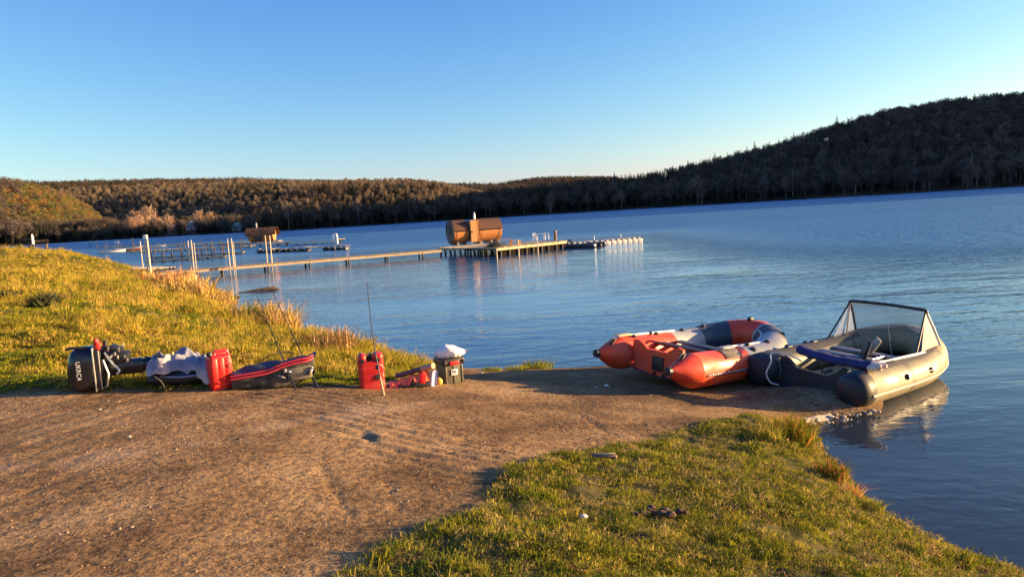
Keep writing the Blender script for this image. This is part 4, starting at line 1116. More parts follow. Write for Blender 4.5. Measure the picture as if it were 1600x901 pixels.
MB().grid(flap, 40, 10).build('top_flap', mat('slate_lining', (.03, .032, .05), (.06, .06, .085), .7, 8., .002, 60), t)
MB().rbox((.30, -.155, .165), (.27, .03, .15), .025, (0, -.08, 0), 3).build('side_pocket', mat('olive_canvas', (.21, .18, .11), (.28, .24, .15), .85, 12., .001, 100), t)
for x in (.14, .44): MB().rbox((x, -.165, .21), (.035, .035, .05), .01, (0, .3, 0)).build('buckle', m_grey, t)
MB().rbox((.10, -.155, .145), (.10, .03, .02), .006, (0, .5, 0)).build('strap', m_grey, t)
MB().tube(crom([(-.1, -.1, .36), (.02, -.12, .41), (.15, -.1, .42), (.26, -.1, .40)], 5), .008, 6).build('carry_strap', m_bark, t)
t = gear('tool_case', 'small black case on the ground right beside the bright red jerrycan', 'case', 375, 607, 0)
MB().rbox((0, .05, .085), (.12, .14, .17), .01).build('body', m_gloss, t); MB().rbox((0, .05, .18), (.125, .145, .02), .006).build('lid', m_black, t)
t = gear('drink_can', 'small white and dark red can standing in front of the tackle bag', 'can', 388, 604, 0)
MB().lathe([(.028, 0), (.034, .006), (.034, .075)], n=16).build('lower_band', mat('maroon_print', (.2, .05, .04), (.3, .1, .08), .35), t)
MB().lathe([(.034, .075), (.034, .115), (.028, .128), (.026, .13)], n=16).build('upper_band', m_white, t)
t = gear('boot', 'dark rubber boot lying on its side under the tackle bag', 'boot', 424, 604, R(15))
MB().tube([(-.14, 0, .05), (-.05, 0, .055), (.04, 0, .05), (.10, 0, .045)], [.05, .055, .05, .03], 12).build('foot', m_black, t)
MB().tube([(.0, .0, .05), (.06, .05, .07), (.14, .12, .08)], [.05, .055, .06], 12).build('shaft', m_olived, t)
MB().rbox((-.03, -.045, .02), (.16, .02, .022), .006).build('sole', m_pink, t)

# fishing rods
def rod(label, base, tip, bend=0., grp='fishing rods leaning on the gear', reel=.28, m_b=None, line=True):
    base, tip = Vector(base), Vector(tip); t = thing('fishing_rod', label, 'fishing rod', base, 0, grp)
    v = tip - base; L = v.length; sd = Vector((0, 0, 1)).cross(v).normalized()
    def at_(k): return v * k + sd * bend * k ** 2.2 - Vector((0, 0, 1)) * abs(bend) * .15 * k * k
    MB().tube([at_(0), at_(.05), at_(.16)], [.013, .014, .012], 10).build('grip', m_b or m_black, t)
    MB().tube([at_(k / 16) for k in range(2, 17)], [.0100 - .0062 * k / 16 for k in range(2, 17)], 8).build('blank', m_black, t)
    for k in (.35, .5, .63, .74, .84, .92, 1.0):
        c = at_(k); r_ = .014 * (1.3 - k)
        MB().tube([c + Vector((0, 0, 0)), c + Vector((-.5 * r_, -2 * r_, 0))], .0018, 5).build('line_guide', m_alu, t)
    if reel:
        c = at_(reel * .6) + Vector((.0, -.035, 0))
        ro = MB().tube([c + Vector((-.015, -.03, 0)), c + Vector((.015, -.03, 0))], [.026, .022], 12).build('reel', m_gloss, t)
        MB().tube([c + Vector((.01, -.03, .02)), c + Vector((.05, -.05, .03))], .005, 6).build('handle', m_alu, ro)
        MB().tube([at_(reel * .6), c + Vector((0, -.02, 0))], .006, 6).build('foot', m_alu, ro)
    return t
b1 = G(462, 609); rod('leftmost black rod leaning back over the open tackle bag', b1, W(401, 461, d=b1[1] + .75))
b2 = G(497, 607); rod('second black rod over the tackle bag, right of the leftmost one', b2, W(427, 458, d=b2[1] + .75))
b3 = G(600, 618); rod('tall curved rod with pale cork grip leaning on the round shouldered red canister', b3, W(561, 440, d=b3[1] + .45), -.10, reel=.42, m_b=mat('cork', (.45, .27, .14), (.55, .36, .2), .8, 40.))

# orange life vest pile, mat, cloths
t = gear('life_vest', 'flattened orange and red life vest under the rolled mat, beside the round shouldered canister', 'life vest', 640, 604, R(8))
def lv(u, v):
    x = -.24 + .48 * u; y = -.12 + .3 * v; h = .05 + .14 * u ** 1.2
    return Vector((x, y, .02 + h * math.sin(math.pi * (v * .8 + .1)) ** .5 * (.6 + .4 * v) + .012 * float(fbm(x * 12, y * 12, 321, 2)) + .01 * math.sin(u * 24)))
MB().grid(lv, 34, 12).build('orange_panel', mat('orange_nylon', (.75, .14, .035), (.82, .2, .06), .6, 8., .002, 80), t, ang=180)
MB().rbox((.155, -.135, .12), (.075, .03, .13), .012, (.2, .15, .1), 3).build('red_panel', mat('red_nylon', (.75, .01, .02), (.8, .02, .03), .5, 8.), t)
for x in (-.12, .02): MB().rbox((x, -.12, .075 + x * .2), (.02, .03, .10), .004, (.3, .5, 0)).build('webbing', m_black, t)
MB().rbox((.05, .0, .03), (.4, .2, .06), .02).build('dark_lining', m_black, t)
t = gear('folded_towel', 'purple and pale blue folded cloths spilling beside the orange life vest', 'towel', 668, 601, R(6))
def tw(u, v): return Vector((-.04 + .15 * u + .03 * v, -.07 - .03 * (1 - v) + .02 * math.sin(u * 9), .01 + .19 * v ** .8 + .006 * math.sin(u * 14 + v * 4)))
MB().grid(lambda u, v: tw(u * .4, v), 8, 14).build('white_cloth', mat('white_cloth', (.66, .64, .58), (.76, .74, .68), .9, 9.), t, ang=180)
MB().grid(lambda u, v: tw(.42 + u * .58, v * .95) + Vector((0, -.012, 0)), 10, 14).build('blue_cloth', mat('pale_blue_cloth', (.36, .38, .6), (.55, .55, .7), .9, 9.), t, ang=180)
MB().rbox((-.07, -.06, .11), (.07, .04, .17), .015, (.1, .15, 0)).build('purple_cloth', mat('purple_cloth', (.05, .015, .09), (.08, .03, .13), .9), t)
t = gear('orange_float', 'small yellow orange rounded float beside the dark fishing box', 'float', 686, 600, 0)
MB().blob((0, -.02, .045), (.05, .04, .05), 7, .08).build('float', mat('yellow_orange', (.8, .38, .04), (.85, .45, .08), .45), t)
q = MB().tube([(0, 0, .09), (.0, .0, .11)], .01, 8).build('cap', m_black, t)
ma, mb_ = Vector(W(620, 587, d=9.05)), Vector(W(677, 571, d=8.95))
t = thing('rolled_mat', 'flat folded dark mat with a tan end lying on the orange life vest', 'mat', ma)
d = mb_ - ma
MB().tube([(0, 0, 0), d * .5, d * .72], .032, 12, sx=2.0).build('dark_half', mat('mat_dark', (.07, .055, .05), (.12, .09, .075), .8, 10.), t)
MB().tube([d * .70, d * .85, d], .036, 12, sx=2.0).build('tan_end', mat('mat_tan', (.42, .26, .15), (.5, .32, .19), .8, 10.), t)

# fishing box
t = gear('fishing_box', 'tall dark olive plastic fishing box with a white label, white sack on top', 'box', 706, 598, R(27))
t.scale = (1.08, 1.08, 1.0)
m_bx = mat('olive_box_plastic', (.085, .075, .05), (.12, .105, .07), .45, 6.)
MB().rbox((0, .04, .13), (.25, .25, .26), .02, seg=3).build('body', m_bx, t)
MB().rbox((0, .04, .30), (.29, .29, .09), .025, seg=3).build('lid', mat('box_lid', (.03, .022, .02), (.05, .035, .03), .45), t)
for x in (-.105, .0, .105): MB().rbox((x, -.087, .13), (.022, .012, .23), .004).build('rib', m_bx, t)
MB().rbox((0, -.11, .285), (.12, .02, .05), .006).build('latch', m_redplas2, t)
for x in (-.12, .12): MB().rbox((x, -.11, .30), (.03, .02, .04), .006).build('side_latch', m_black, t)
lb = MB().rbox((.0, -.0965, .165), (.085, .003, .075), .001).build('label', m_white, t)
lt = MB()
for k, (x, z, w_, h_) in enumerate([(-.022, .175, .018, .03), (.0, .17, .006, .035), (.016, .178, .02, .012), (.018, .16, .01, .02), (-.015, .148, .04, .006)]): lt.box((x, -.099, z), (w_, .002, h_))
lt.build('print', m_black, lb, smooth=False)
MB().tube([(.15, .04, .31), (.165, .04, .29)], .012, 8).build('hinge_pin', m_alu, t)
sk = t.location
t = thing('white_sack', 'stuffed white plastic sack lying on top of the dark fishing box', 'sack', (sk[0] + .0, sk[1] + .03, sk[2] + .345), R(10))
def sack(u, v):
    a = u * 2 * math.pi; x = -.185 + .38 * v; k = max(.06, math.sin(math.pi * (v * .93 + .035)) ** .55); n_ = 1 + .22 * float(fbm(v * 6, math.cos(a) * 2 + math.sin(a), 331, 3))
    return Vector((x, math.cos(a) * .12 * k * n_, .06 + max(-.055, math.sin(a) * (.085 + .02 * math.sin(v * 5)) * k * n_) - .02 * abs(v - .5)))
MB().grid(sack, 24, 26, True).build('body', mat('white_sack_fabric', (.76, .74, .68), (.84, .82, .76), .7, 6., .003, 50), t, ang=180)
MB().tube([(.18, 0, .065), (.225, 0, .06)], [.012, .022], 8).build('tied_end', m_white, t)
MB().tube([(-.17, 0, .065), (-.215, 0, .055)], [.02, .028], 8).build('tied_end', m_white, t)

# ------------------------------------------------------------------ walkway, decks and barrel sauna
def deck(name, label, cat, A, Bp, width, z, n, side=1, mpl=None, piles=8, group=None, rail=None, pile_r=.06, gap=.018, planks=True, depth=-1.0):
    """boards laid across from A to B (front edge), spreading away by width"""
    A = Vector((A[0], A[1], 0)); Bp = Vector((Bp[0], Bp[1], 0)); d = Bp - A; L = d.length; yw = math.atan2(d.y, d.x)
    t = thing(name, label, cat, (A.x, A.y, 0), yw, group); mpl = mpl or m_woodd
    r_ = random.Random(int(L * 100)); w_ = L / n
    for k in range(n):
        MB().box((0, 0, 0), (w_ - gap, width * r_.uniform(.97, 1.03), .04), (r_.uniform(-.012, .012), r_.uniform(-.02, .02), r_.uniform(-.02, .02))).build('plank', mpl, t, smooth=False, loc=((k + .5) * w_, width / 2, z + r_.uniform(-.006, .006)))
    for y in (.06, width - .06): MB().box((L / 2, y, z - .09), (L, .07, .12)).build('beam', m_woodl if y < .1 else m_pile, t, smooth=False)
    for k in range(piles):
        for y in (.08, width - .08):
            x = L * (k + .5) / piles + r_.uniform(-.1, .1)
            MB().cyl((x, y, depth), (x + r_.uniform(-.03, .03), y, z - .03), pile_r, n=8).build('pile', m_pile, t)
    return t, yw
w0 = W(240, 428, z=.38); w1 = W(420, 412, z=.40); w2 = W(690, 389.5, z=.45)
deck('walkway', 'long narrow plank walkway on thin piles from the grassy bank to the barrel sauna', 'walkway', w0, w2, .95, .42, 84, piles=7, mpl=m_woodd)
sA = W(684, 387.5, z=.45); sB = W(778, 389, z=.45); sC = W(886, 377.5, z=.45)
deck('sauna_platform', 'plank platform on many dark piles under the barrel sauna', 'platform', sA, (sB[0] + .0, sB[1] + 1.2), 3.6, .44, 30, piles=12, pile_r=.07)
bt, byw = deck('swimming_deck', 'wide pale wooden deck with sunlit planks right of the barrel sauna', 'deck', sB, sC, 3.2, .50, 44, piles=9, mpl=m_woodl)
MB().box((math.hypot(sC[0]-sB[0], sC[1]-sB[1]) / 2, .16, .20), (math.hypot(sC[0]-sB[0], sC[1]-sB[1]) * .99, .05, .42)).build('under_deck_shade', mat('shade_black', (.010, .008, .007), (.016, .013, .010), .95, 5., spec=.05), bt, smooth=False)
# near-black board above stands in for the shade below the deck
def rel(t, px, py, z):
    return W(px, py, z=z)
# barrel sauna
sw = W(712, 383, z=.5)
def sauna():
    t = thing('barrel_sauna', 'orange barrel sauna with brown shingle roof and silver chimney on its platform', 'sauna', (sw[0] - .35, sw[1] + .9, .47), R(24)); t.scale = (.97, .95, .93)
    rad = .89; cz = rad + .10
    def stave_sec(x0, x1, nm_out):
        n = 26
        for k in range(n):
            a0 = 2 * math.pi * k / n; a1 = 2 * math.pi * (k + .93) / n
            if not (math.sin((a0 + a1) / 2) < .06): continue
            mb = MB(); v = []
            for x in (x0, x1):
                for rr in (rad, rad - .05):
                    for a in (a0, (a0 + a1) / 2, a1): v.append((x, rr * math.cos(a), cz + rr * math.sin(a)))
            f = []
            for q in range(2):
                f += [(q, q + 1, 7 + q, 6 + q), (3 + q, 9 + q, 10 + q, 4 + q)]
            f += [(0, 6, 9, 3), (2, 5, 11, 8), (0, 3, 4, 1), (1, 4, 5, 2), (6, 7, 10, 9), (7, 8, 11, 10)]
            mb.add(v, f).build('stave', m_stave, t, smooth=False)
        # shingle courses on the upper half
        rf = MB()
        nc = 9; ns = int((x1 - x0) / .16)
        def roof(u, v): 
            a = R(-3) + R(178) * v; return Vector((x0 - .03 + (x1 - x0 + .06) * u, (rad + .012) * math.cos(a), cz + (rad + .012) * math.sin(a)))
        ro = rf.grid(roof, 2, 40).build('roof', m_shin, t, smooth=False)
        sh = MB()
        for c in range(nc * 2):
            am = R(-1) + R(174) * (c + .5) / (nc * 2); ah = R(174) / (nc * 2) * .6
            for k in range(ns):
                x = x0 + (x1 - x0) * (k + .5 + .25 * (c % 2)) / ns; hw = (x1 - x0) / ns * .46
                o1, o2 = (rad + .035, rad + .018)
                lo_, hi_ = (am - ah, am + ah) if am < R(90) else (am + ah, am - ah)
                P4 = [(x - hw, o1 * math.cos(lo_), cz + o1 * math.sin(lo_)), (x + hw, o1 * math.cos(lo_), cz + o1 * math.sin(lo_)), (x + hw, o2 * math.cos(hi_), cz + o2 * math.sin(hi_)), (x - hw, o2 * math.cos(hi_), cz + o2 * math.sin(hi_))]
                sh.add(P4, [(0, 1, 2, 3)])
        so = sh.build('shingles', m_shin, ro, smooth=False); so['kind'] = 'stuff'
    stave_sec(0, 1.05, 1); stave_sec(1.95, 3.75, 1)
    # middle section set back
    MB().tube([(1.05, 0, cz), (1.95, 0, cz)], rad - .10, 26).build('entrance_bay', m_pile, t)
    # end wall with window
    def disc(x, m, nm, rr):
        return MB().tube([(x, 0, cz), (x + .04, 0, cz)], rr, 30).build(nm, m, t, smooth=False)
    e = disc(-.02, m_endw, 'end_wall', rad - .06); disc(.99, m_pile, 'bulkhead', rad - .06); disc(1.97, m_pile, 'bulkhead', rad - .06); disc(3.72, m_endw, 'end_wall', rad - .06)
    for k in range(11):
        y = -.77 + .154 * k; h = math.sqrt(max(.01, (rad - .08) ** 2 - (abs(y) + .06) ** 2))
        MB().box((-.035, y, cz), (.022, .146, 2 * h)).build('end_board', m_endw, t, smooth=False)
    wv = MB(); wv.tube([(-.04, 0, cz), (.03, 0, cz)], rad - .045, 30, caps=False)
    def rim(u, v): a = u * 2 * math.pi; rr = rad + (.015 if v < .5 else -.05); return Vector((-.06 + .05 * (v > .9) , rr * math.cos(a), cz + rr * math.sin(a)))
    MB().tube([(-.06 + 0, (rad - .02) * math.cos(a), cz + (rad - .02) * math.sin(a)) for a in [2 * math.pi * k / 40 for k in range(41)]], .035, 6, False).build('rim', m_pile, t)
    wn = MB().box((-.055, -.02, cz + .22), (.03, .34, .62)).build('window', m_glass, t, smooth=False)
    for y in (-.20, .16): MB().box((-.065, y, cz + .22), (.04, .05, .70)).build('frame', m_pile, wn, smooth=False)
    for z in (-.12, .56): MB().box((-.065, -.02, cz + z), (.04, .42, .05)).build('frame', m_pile, wn, smooth=False)
    MB().rbox((-.09, .05, cz + .80), (.07, .08, .08), .02).build('lamp', m_white, t)
    # door block facing the shore
    db_ = MB().box((1.50, -rad + .15, cz + .0), (.62, .5, 1.66)).build('door_block', m_door, t, smooth=False)
    for k in range(4): MB().box((1.275 + .15 * k, -rad - .115, cz + .02), (.138, .03, 1.56)).build('door_board', m_door, db_, smooth=False)
    MB().box((1.785, -rad - .12, cz + .02), (.05, .05, 1.66)).build('door_post', m_stave, db_, smooth=False)
    MB().rbox((1.30, -rad - .15, cz - .05), (.05, .05, .14), .01).build('handle', m_black, db_)
    # hoops, cradles
    for x in (.18, .90, 2.12, 3.55):
        MB().tube([(x, (rad + .02) * math.cos(a), cz + (rad + .02) * math.sin(a)) for a in [R(-190) + R(200) * k / 30 for k in range(31)]], .010, 5, False).build('steel_hoop', m_pile, t)
    for x in (.25, .95, 2.05, 2.9, 3.5): MB().prism([(-.75, -.02), (.75, -.02), (.75, .22), (.45, .10), (-.45, .10), (-.75, .22)], .1, ((x, 0, 0), (0, 1, 0), (0, 0, 1))).build('cradle', m_woodd, t, smooth=False)
    ch = MB().tube([(2.02, .25, cz + rad - .08), (2.02, .25, cz + rad + .40), (2.02, .25, cz + rad + .42)], [.075, .07, .05], 14).build('chimney', m_alu, t)
    MB().tube([(2.02, .25, cz + rad + .42), (2.02, .25, cz + rad + .50)], .04, 10).build('flue', m_dirty, ch)
    MB().tube([(2.02, .25, cz + rad + .50), (2.02, .25, cz + rad + .58)], [.10, .02], 12).build('chimney_cap', m_alu, ch)
    return t
sauna()
# deck furniture
def on_deck(px, py, z=.53): return W(px, py, z=z)
def bench(p, rz, label, s_=1., group=None):
    t = thing('deck_bench', label, 'bench', p, rz, group); m = mat('orange_bench_wood', (.62, .32, .12), (.72, .4, .17), .7)
    for k in range(3): MB().box((0, -.12 + .12 * k, .40 * s_), (1.0 * s_, .10, .03)).build('seat_slat', m, t, smooth=False)
    for x in (-.42, .42):
        for y in (-.12, .12): MB().box((x * s_, y, .19 * s_), (.08, .06, .40 * s_)).build('leg', m, t, smooth=False)
    return t
bench(on_deck(789, 384.5), R(8), 'low orange wooden bench nearest the barrel sauna on the sunlit deck', 1.0, 'wooden benches on the deck')
bench(on_deck(805, 383), R(12), 'smaller orange wooden bench to the right of the first one on the sunlit deck', .7, 'wooden benches on the deck')
t = thing('garden_table', 'white wire table on the far side of the sunlit deck', 'table', on_deck(845, 375.5), R(10)); t.scale = (.72, .72, .62)
MB().box((0, 0, .72), (.8, .6, .03)).build('top', m_dirty, t, smooth=False)
for x in (-.36, .36):
    for y in (-.26, .26): MB().cyl((x, y, 0), (x, y, .71), .018, n=6).build('leg', m_white, t)
c0 = None
for k, (px, py, lb) in enumerate([(836, 375.5, 'white garden chair left of the white table'), (855, 374, 'white garden chair right of the white table')]):
    t = thing('garden_chair', lb, 'chair', on_deck(px, py), R(20 + 150 * k), 'white garden chairs on the deck'); t.scale = (.62, .62, .62)
    MB().box((0, 0, .42), (.42, .42, .03)).build('seat', m_dirty, t, smooth=False)
    for x in (-.19, .19):
        for y in (-.19, .19): MB().cyl((x, y, 0), (x, y, .42 if y < 0 else .8), .016, n=6).build('leg', m_white, t)
    for z in (.55, .66, .77): MB().box((0, .19, z), (.40, .02, .05)).build('back_slat', m_white, t, smooth=False)
t = thing('mooring_post', 'thick short brown wooden post at the right end of the sunlit deck', 'post', on_deck(868, 376), 0)
MB().cyl((0, 0, -.1), (0, 0, .62), .10, .09, 12).build('shaft', m_endw, t); MB().cyl((0, 0, .62), (0, 0, .66), .13, .10, 12).build('cap', m_woodl, t)
t = thing('brush_pile', 'dark tangled heap of branches and netting by the right end of the barrel sauna', 'brush pile', on_deck(772, 386), 0)
mb = MB(); r_ = random.Random(8)
for k in range(150):
    p = Vector((r_.gauss(0, .35), r_.gauss(0, .2), abs(r_.gauss(.12, .13)))); e = Vector((r_.uniform(-1, 1), r_.uniform(-1, 1), r_.uniform(-.2, .6))).normalized() * r_.uniform(.15, .4)
    mb.tube([p, p + e], [.010, .004], 4)
mb.build('branches', m_pile, t, smooth=False)
mb = MB().blob((0, 0, .12), (.38, .2, .14), 5, .5, 3); mb.build('net_heap', m_pile, t)
for i, (px, y1, y2, lb) in enumerate([(776, 388, 402, 'thin pale pole in the water at the near corner of the sunlit deck'), (810, 375, 396, 'thin pale pole in the water at the middle of the sunlit deck'), (840, 366, 392, 'thin pale pole in the water towards the right end of the sunlit deck')]):
    p = W(px, [391.5, 387, 383.5][i], z=.5); t = thing('mooring_pole', lb, 'pole', (p[0], p[1] - .12, 0), 0, 'thin poles in front of the deck')
    MB().cyl((0, 0, -1), (0, 0, [.62, .95, .75][i]), .03, n=8).build('shaft', m_post, t); MB().cyl((0, 0, [.62, .95, .75][i]), (0, 0, [.64, .97, .77][i]), .036, n=8).build('cap', m_woodl, t)
# pontoon of white cubes
pA = Vector(W(886, 384.5, z=.05)); pB = Vector(W(1005, 374.5, z=.05)); d = pB - pA; L = d.length; yw = math.atan2(d.y, d.x)
t = thing('float_pontoon', 'long floating jetty of white plastic cubes running out from the deck', 'pontoon', (pA.x, pA.y, 0), yw)
nC = 14; cw = L / nC; cme = None
for row in range(2):
    for k in range(nC):
        if cme is None:
            o = MB().rbox((0, 0, 0), (cw * .95, cw * .95, .32), .05).build('float_cube', m_dirty, t); cme = o
        else:
            o = cme.copy(); COL.objects.link(o); o.parent = t
        o.location = ((k + .5) * cw, cw * (.5 + row), .09 + .012 * math.sin(k * 1.7 + row))
for k in range(nC + 1):
    for y in (0, cw, 2 * cw): MB().cyl((k * cw, y, .16), (k * cw, y, .27), .05, n=8).build('joint_lug', m_pile, t)
for k in (6, 11): MB().cyl((k * cw, 2 * cw, .2), (k * cw, 2 * cw, .55), .025, n=8).build('cleat_post', m_white, t)
# dark raft boats moored beside the pontoon
def skiff(label, pa, pb, wdt, grp):
    pa, pb = Vector(pa), Vector(pb); d = pb - pa; L = d.length; t = thing('moored_raft', label, 'raft', (pa.x, pa.y, 0), math.atan2(d.y, d.x), grp)
    for s_ in (0, 1): MB().tube([(-.05, s_ * wdt, .06), (0, s_ * wdt, .08), (L, s_ * wdt, .08), (L + .12, s_ * wdt, .10)], [.08, .15, .15, .06], 12).build('float_tube', m_black, t)
    MB().box((L * .5, wdt / 2, .18), (L * .9, wdt * .9, .05)).build('raft_deck', m_pile, t, smooth=False)
    MB().rbox((L - .02, 0, .13), (.30, .22, .16), .05).build('end_cap', m_dirty, t)
    return t
skiff('dark twin hulled raft with pale end cap at the start of the white pontoon', W(868, 388, z=0), W(928, 386.5, z=0), .8, 'rafts by the pontoon')
skiff('second smaller dark raft lying along the white pontoon', W(915, 384.5, z=0), W(944, 383, z=0), .5, 'rafts by the pontoon')
t = thing('tyre_fender', 'old dark tyre and rope heap where deck and white pontoon meet', 'tyre', on_deck(890, 381.5, .2), 0); t.scale = (.55, .55, .55)
MB().tube([(.26 * math.cos(a), 0, .22 + .26 * math.sin(a)) for a in [2 * math.pi * k / 20 for k in range(21)]], .09, 8, False).build('tyre', m_black, t)
MB().blob((.35, .1, .15), (.22, .2, .14), 9, .4, 3).build('rope_heap', m_bark, t)

# paired posts on the walkway
for i, (px, yt, yb, rad, lb) in enumerate([(220, 377, 424, .045, 'slim pale post left of the tall lamp post at the bank end of the walkway'), (294, 376, 421, .045, 'left pole of the first pair on the walkway'), (299, 375, 420, .05, 'middle pole of the first pair on the walkway'), (303, 379, 419.5, .035, 'short thin pole right of the first pair on the walkway'),
        (355.5, 373, 417, .045, 'left pole of the second pair on the walkway'), (361.5, 372, 416.5, .05, 'right pole of the second pair on the walkway'), (364, 378, 416.3, .03, 'thin stub pole just right of the second pair on the walkway'), (414, 368, 411.5, .055, 'left pole of the third pair, in front of the far shingle roofed sauna'), (421, 368, 411, .055, 'right pole of the third pair, in front of the far shingle roofed sauna')]):
    fx = i in (1, 4, 7); p = W(px + 4 * (px < 500), yb, z=.44); tp = W(px, yt, d=p[1])
    t = thing('wooden_pole', lb, 'pole', (p[0], p[1], -1.0), 0, 'poles along the walkway'); hgt = tp[2] + 1.0
    rad *= .72; MB().tube([(0, 0, 0), (0, 0, hgt * .5), (.01, 0, hgt)], [rad, rad, rad * .8], 8).build('shaft', m_post, t)
    MB().cyl((0, 0, 1.30), (0, 0, 1.36), rad * 1.35, n=8).build('bracket', m_rust, t)
p = W(236, 430, z=.4); tp = W(229, 370, d=p[1])
t = thing('lamp_post', 'tall pale post with a white lamp box where the walkway meets the bank', 'post', (p[0], p[1], 0), 0)
hgt = tp[2]; MB().tube([(0, 0, -.6), (0, 0, hgt)], [.055, .045], 10).build('shaft', m_post, t)
MB().cyl((-.16, -.0, -.6), (-.14, 0, hgt * .93), .035, n=8).build('side_strut', m_post, t)
MB().rbox((-.06, -.03, hgt), (.20, .16, .22), .02).build('lamp_box', m_white, t)
# landing boards on the bank
deck('landing_stage', 'short pale plank landing at the foot of the lamp post, on the bank', 'landing', W(170, 418, z=.75), W(232, 421, z=.62), 1.6, .62, 14, piles=2, mpl=m_woodl, depth=0)

# concrete block with cleat
p = W(288, 440, z=.0)
t = thing('mooring_block', 'pale concrete block with a rusty cleat in the water by the bank', 'block', (p[0], p[1] + .3, 0), R(12))
MB().prism([(-.40, -.5), (.40, -.5), (.44, .10), (.46, .22), (.40, .30), (-.40, .32), (-.47, .24), (-.43, .08)], .7, ((0, 0, .02), (1, 0, 0), (0, 0, 1))).build('block', m_conc, t, ang=20)
MB().tube([(-.2, 0, .34), (-.05, 0, .44), (.12, 0, .44), (.25, 0, .36)], [.03, .04, .04, .03], 8).build('cleat', m_rust, t); MB().cyl((.02, 0, .3), (.02, 0, .58), .05, .03, n=8).build('cleat_post', m_rust, t)
# stump, log
p = G(356, 473)
t = thing('tree_stump', 'small dark weathered stump at the water edge of the grassy bank', 'stump', p, R(20))
MB().blob((0, 0, .16), (.26, .2, .24), 15, .35, 2.4, 20, 12).build('stump', m_bark, t)
for k in range(5): MB().tube([(.15 * math.cos(k * 1.3), .1 * math.sin(k * 1.3), .12), (.34 * math.cos(k * 1.3), .25 * math.sin(k * 1.3), -.05)], [.07, .03], 8).build('root', m_bark, t)
p = Vector(W(372, 457.5, z=0)); q = Vector(W(437, 452, z=0)); d = q - p
t = thing('floating_log', 'dark half sunk log floating off the grassy bank', 'log', p, 0)
MB().tube([(0, 0, .0), d * .3 + Vector((0, 0, .02)), d * .55 + Vector((0, 0, .05)), d * .8 + Vector((0, 0, .07)), d], [.03, .05, .08, .08, .03], 10).build('log', m_bark, t)
MB().rbox(tuple(d * .78 + Vector((0, 0, .12))), (.45, .10, .05), .02, (0, -.03, math.atan2(d.y, d.x))).build('broken_board', m_endw, t)

# ---- second sauna, far
s2 = W(386, 379.5, z=.3)
t = thing('shingle_roof_sauna', 'small far sauna with a shaggy brown roof and dark doorway on a raft', 'sauna', (s2[0], s2[1], .25), R(2))
Ls = 4.3; rad = 1.05; cz = 1.15
for k in range(16):
    a0 = R(-200) + R(220) * k / 16; a1 = R(-200) + R(220) * (k + .95) / 16
    v = [(x, rr * math.cos(a) + 1.1, cz + rr * math.sin(a)) for x in (.25, Ls - .35) for rr in (rad, rad - .06) for a in (a0, a1)]
    MB().add(v, [(0, 1, 5, 4), (2, 6, 7, 3), (0, 4, 6, 2), (1, 3, 7, 5), (0, 2, 3, 1), (4, 5, 7, 6)]).build('stave', m_stave, t, smooth=False)
def r2(u, v): a = R(-5) + R(190) * v; rr = rad + .28 - .06 * math.sin(v * math.pi); return Vector((-.15 + (Ls + .35) * u, 1.1 + rr * math.cos(a), cz + .05 + rr * .82 * math.sin(a)))
ro = MB().grid(r2, 3, 26).build('roof', m_shin, t, smooth=False)
sh = MB(); r_ = random.Random(4)
for k in range(600):
    p = r2(r_.random(), r_.random()); n_ = Vector((0, p.y - 1.1, p.z - cz)).normalized(); dn = Vector((0, n_.z, -n_.y)) * (1 if n_.y > 0 else -1)
    tri(sh, p + n_ * .02, dn + n_ * .35, n_, .22, .07)
so = sh.build('shingles', mat('shaggy_bark', (.28, .10, .04), (.42, .17, .07), .9), ro, smooth=False); so['kind'] = 'stuff'
for x, m in ((.20, m_endw), (Ls - .38, m_stave)): MB().tube([(x, 1.1, cz), (x + .06, 1.1, cz)], rad - .02, 24).build('end_wall', m, t, smooth=False)
MB().box((1.75, .08, cz - .05), (1.35, .10, 1.5)).build('doorway', m_pile, t, smooth=False)
for x in (1.45, 1.9): MB().box((x, .02, cz + .1), (.22, .04, .5)).build('pane', m_dirty, t, smooth=False)
MB().box((.1, 1.1, .05), (Ls * 2.2, 2.3, .12)).build('raft_base', m_woodd, t, smooth=False)
ch = MB().cyl((1.35, 1.1, 2.1), (1.35, 1.1, 2.95), .10, n=10).build('chimney', m_alu, t); MB().cyl((1.35, 1.1, 2.95), (1.35, 1.1, 3.05), .15, .04, 10).build('chimney_cap', m_dirty, ch)
a = W(398, 382, z=.35); b_ = W(456, 379, z=.35); c_ = W(527, 375.5, z=.35)
deck('far_raft', 'dark plank raft right of the far shingle roofed sauna', 'raft', a, b_, 1.8, .42, 16, piles=4, pile_r=.09)
t, _ = deck('far_jetty', 'pale sunlit jetty reaching right from the far sauna raft', 'jetty', b_, c_, 1.6, .46, 24, piles=5, mpl=m_woodl, pile_r=.09)
dv = Vector(c_) - Vector(b_); MB().box((dv.length / 2, -.05, .36), (dv.length, .06, .42)).build('side_board', m_dirty, t, smooth=False)
p = W(524, 376, z=.4)
t = thing('white_ladder', 'white curved swim ladder at the end of the pale far jetty', 'ladder', p, 0)
for y in (0, .4): MB().tube(crom([(-.25, y, .2), (-.25, y, .7), (0, y, .85), (.2, y, .65), (.22, y, -.6)], 5), .045, 6).build('rail', m_white, t)
for z in (-.2, .1, .4): MB().cyl((.22, 0, z), (.22, .4, z), .035, n=6).build('rung', m_white, t)
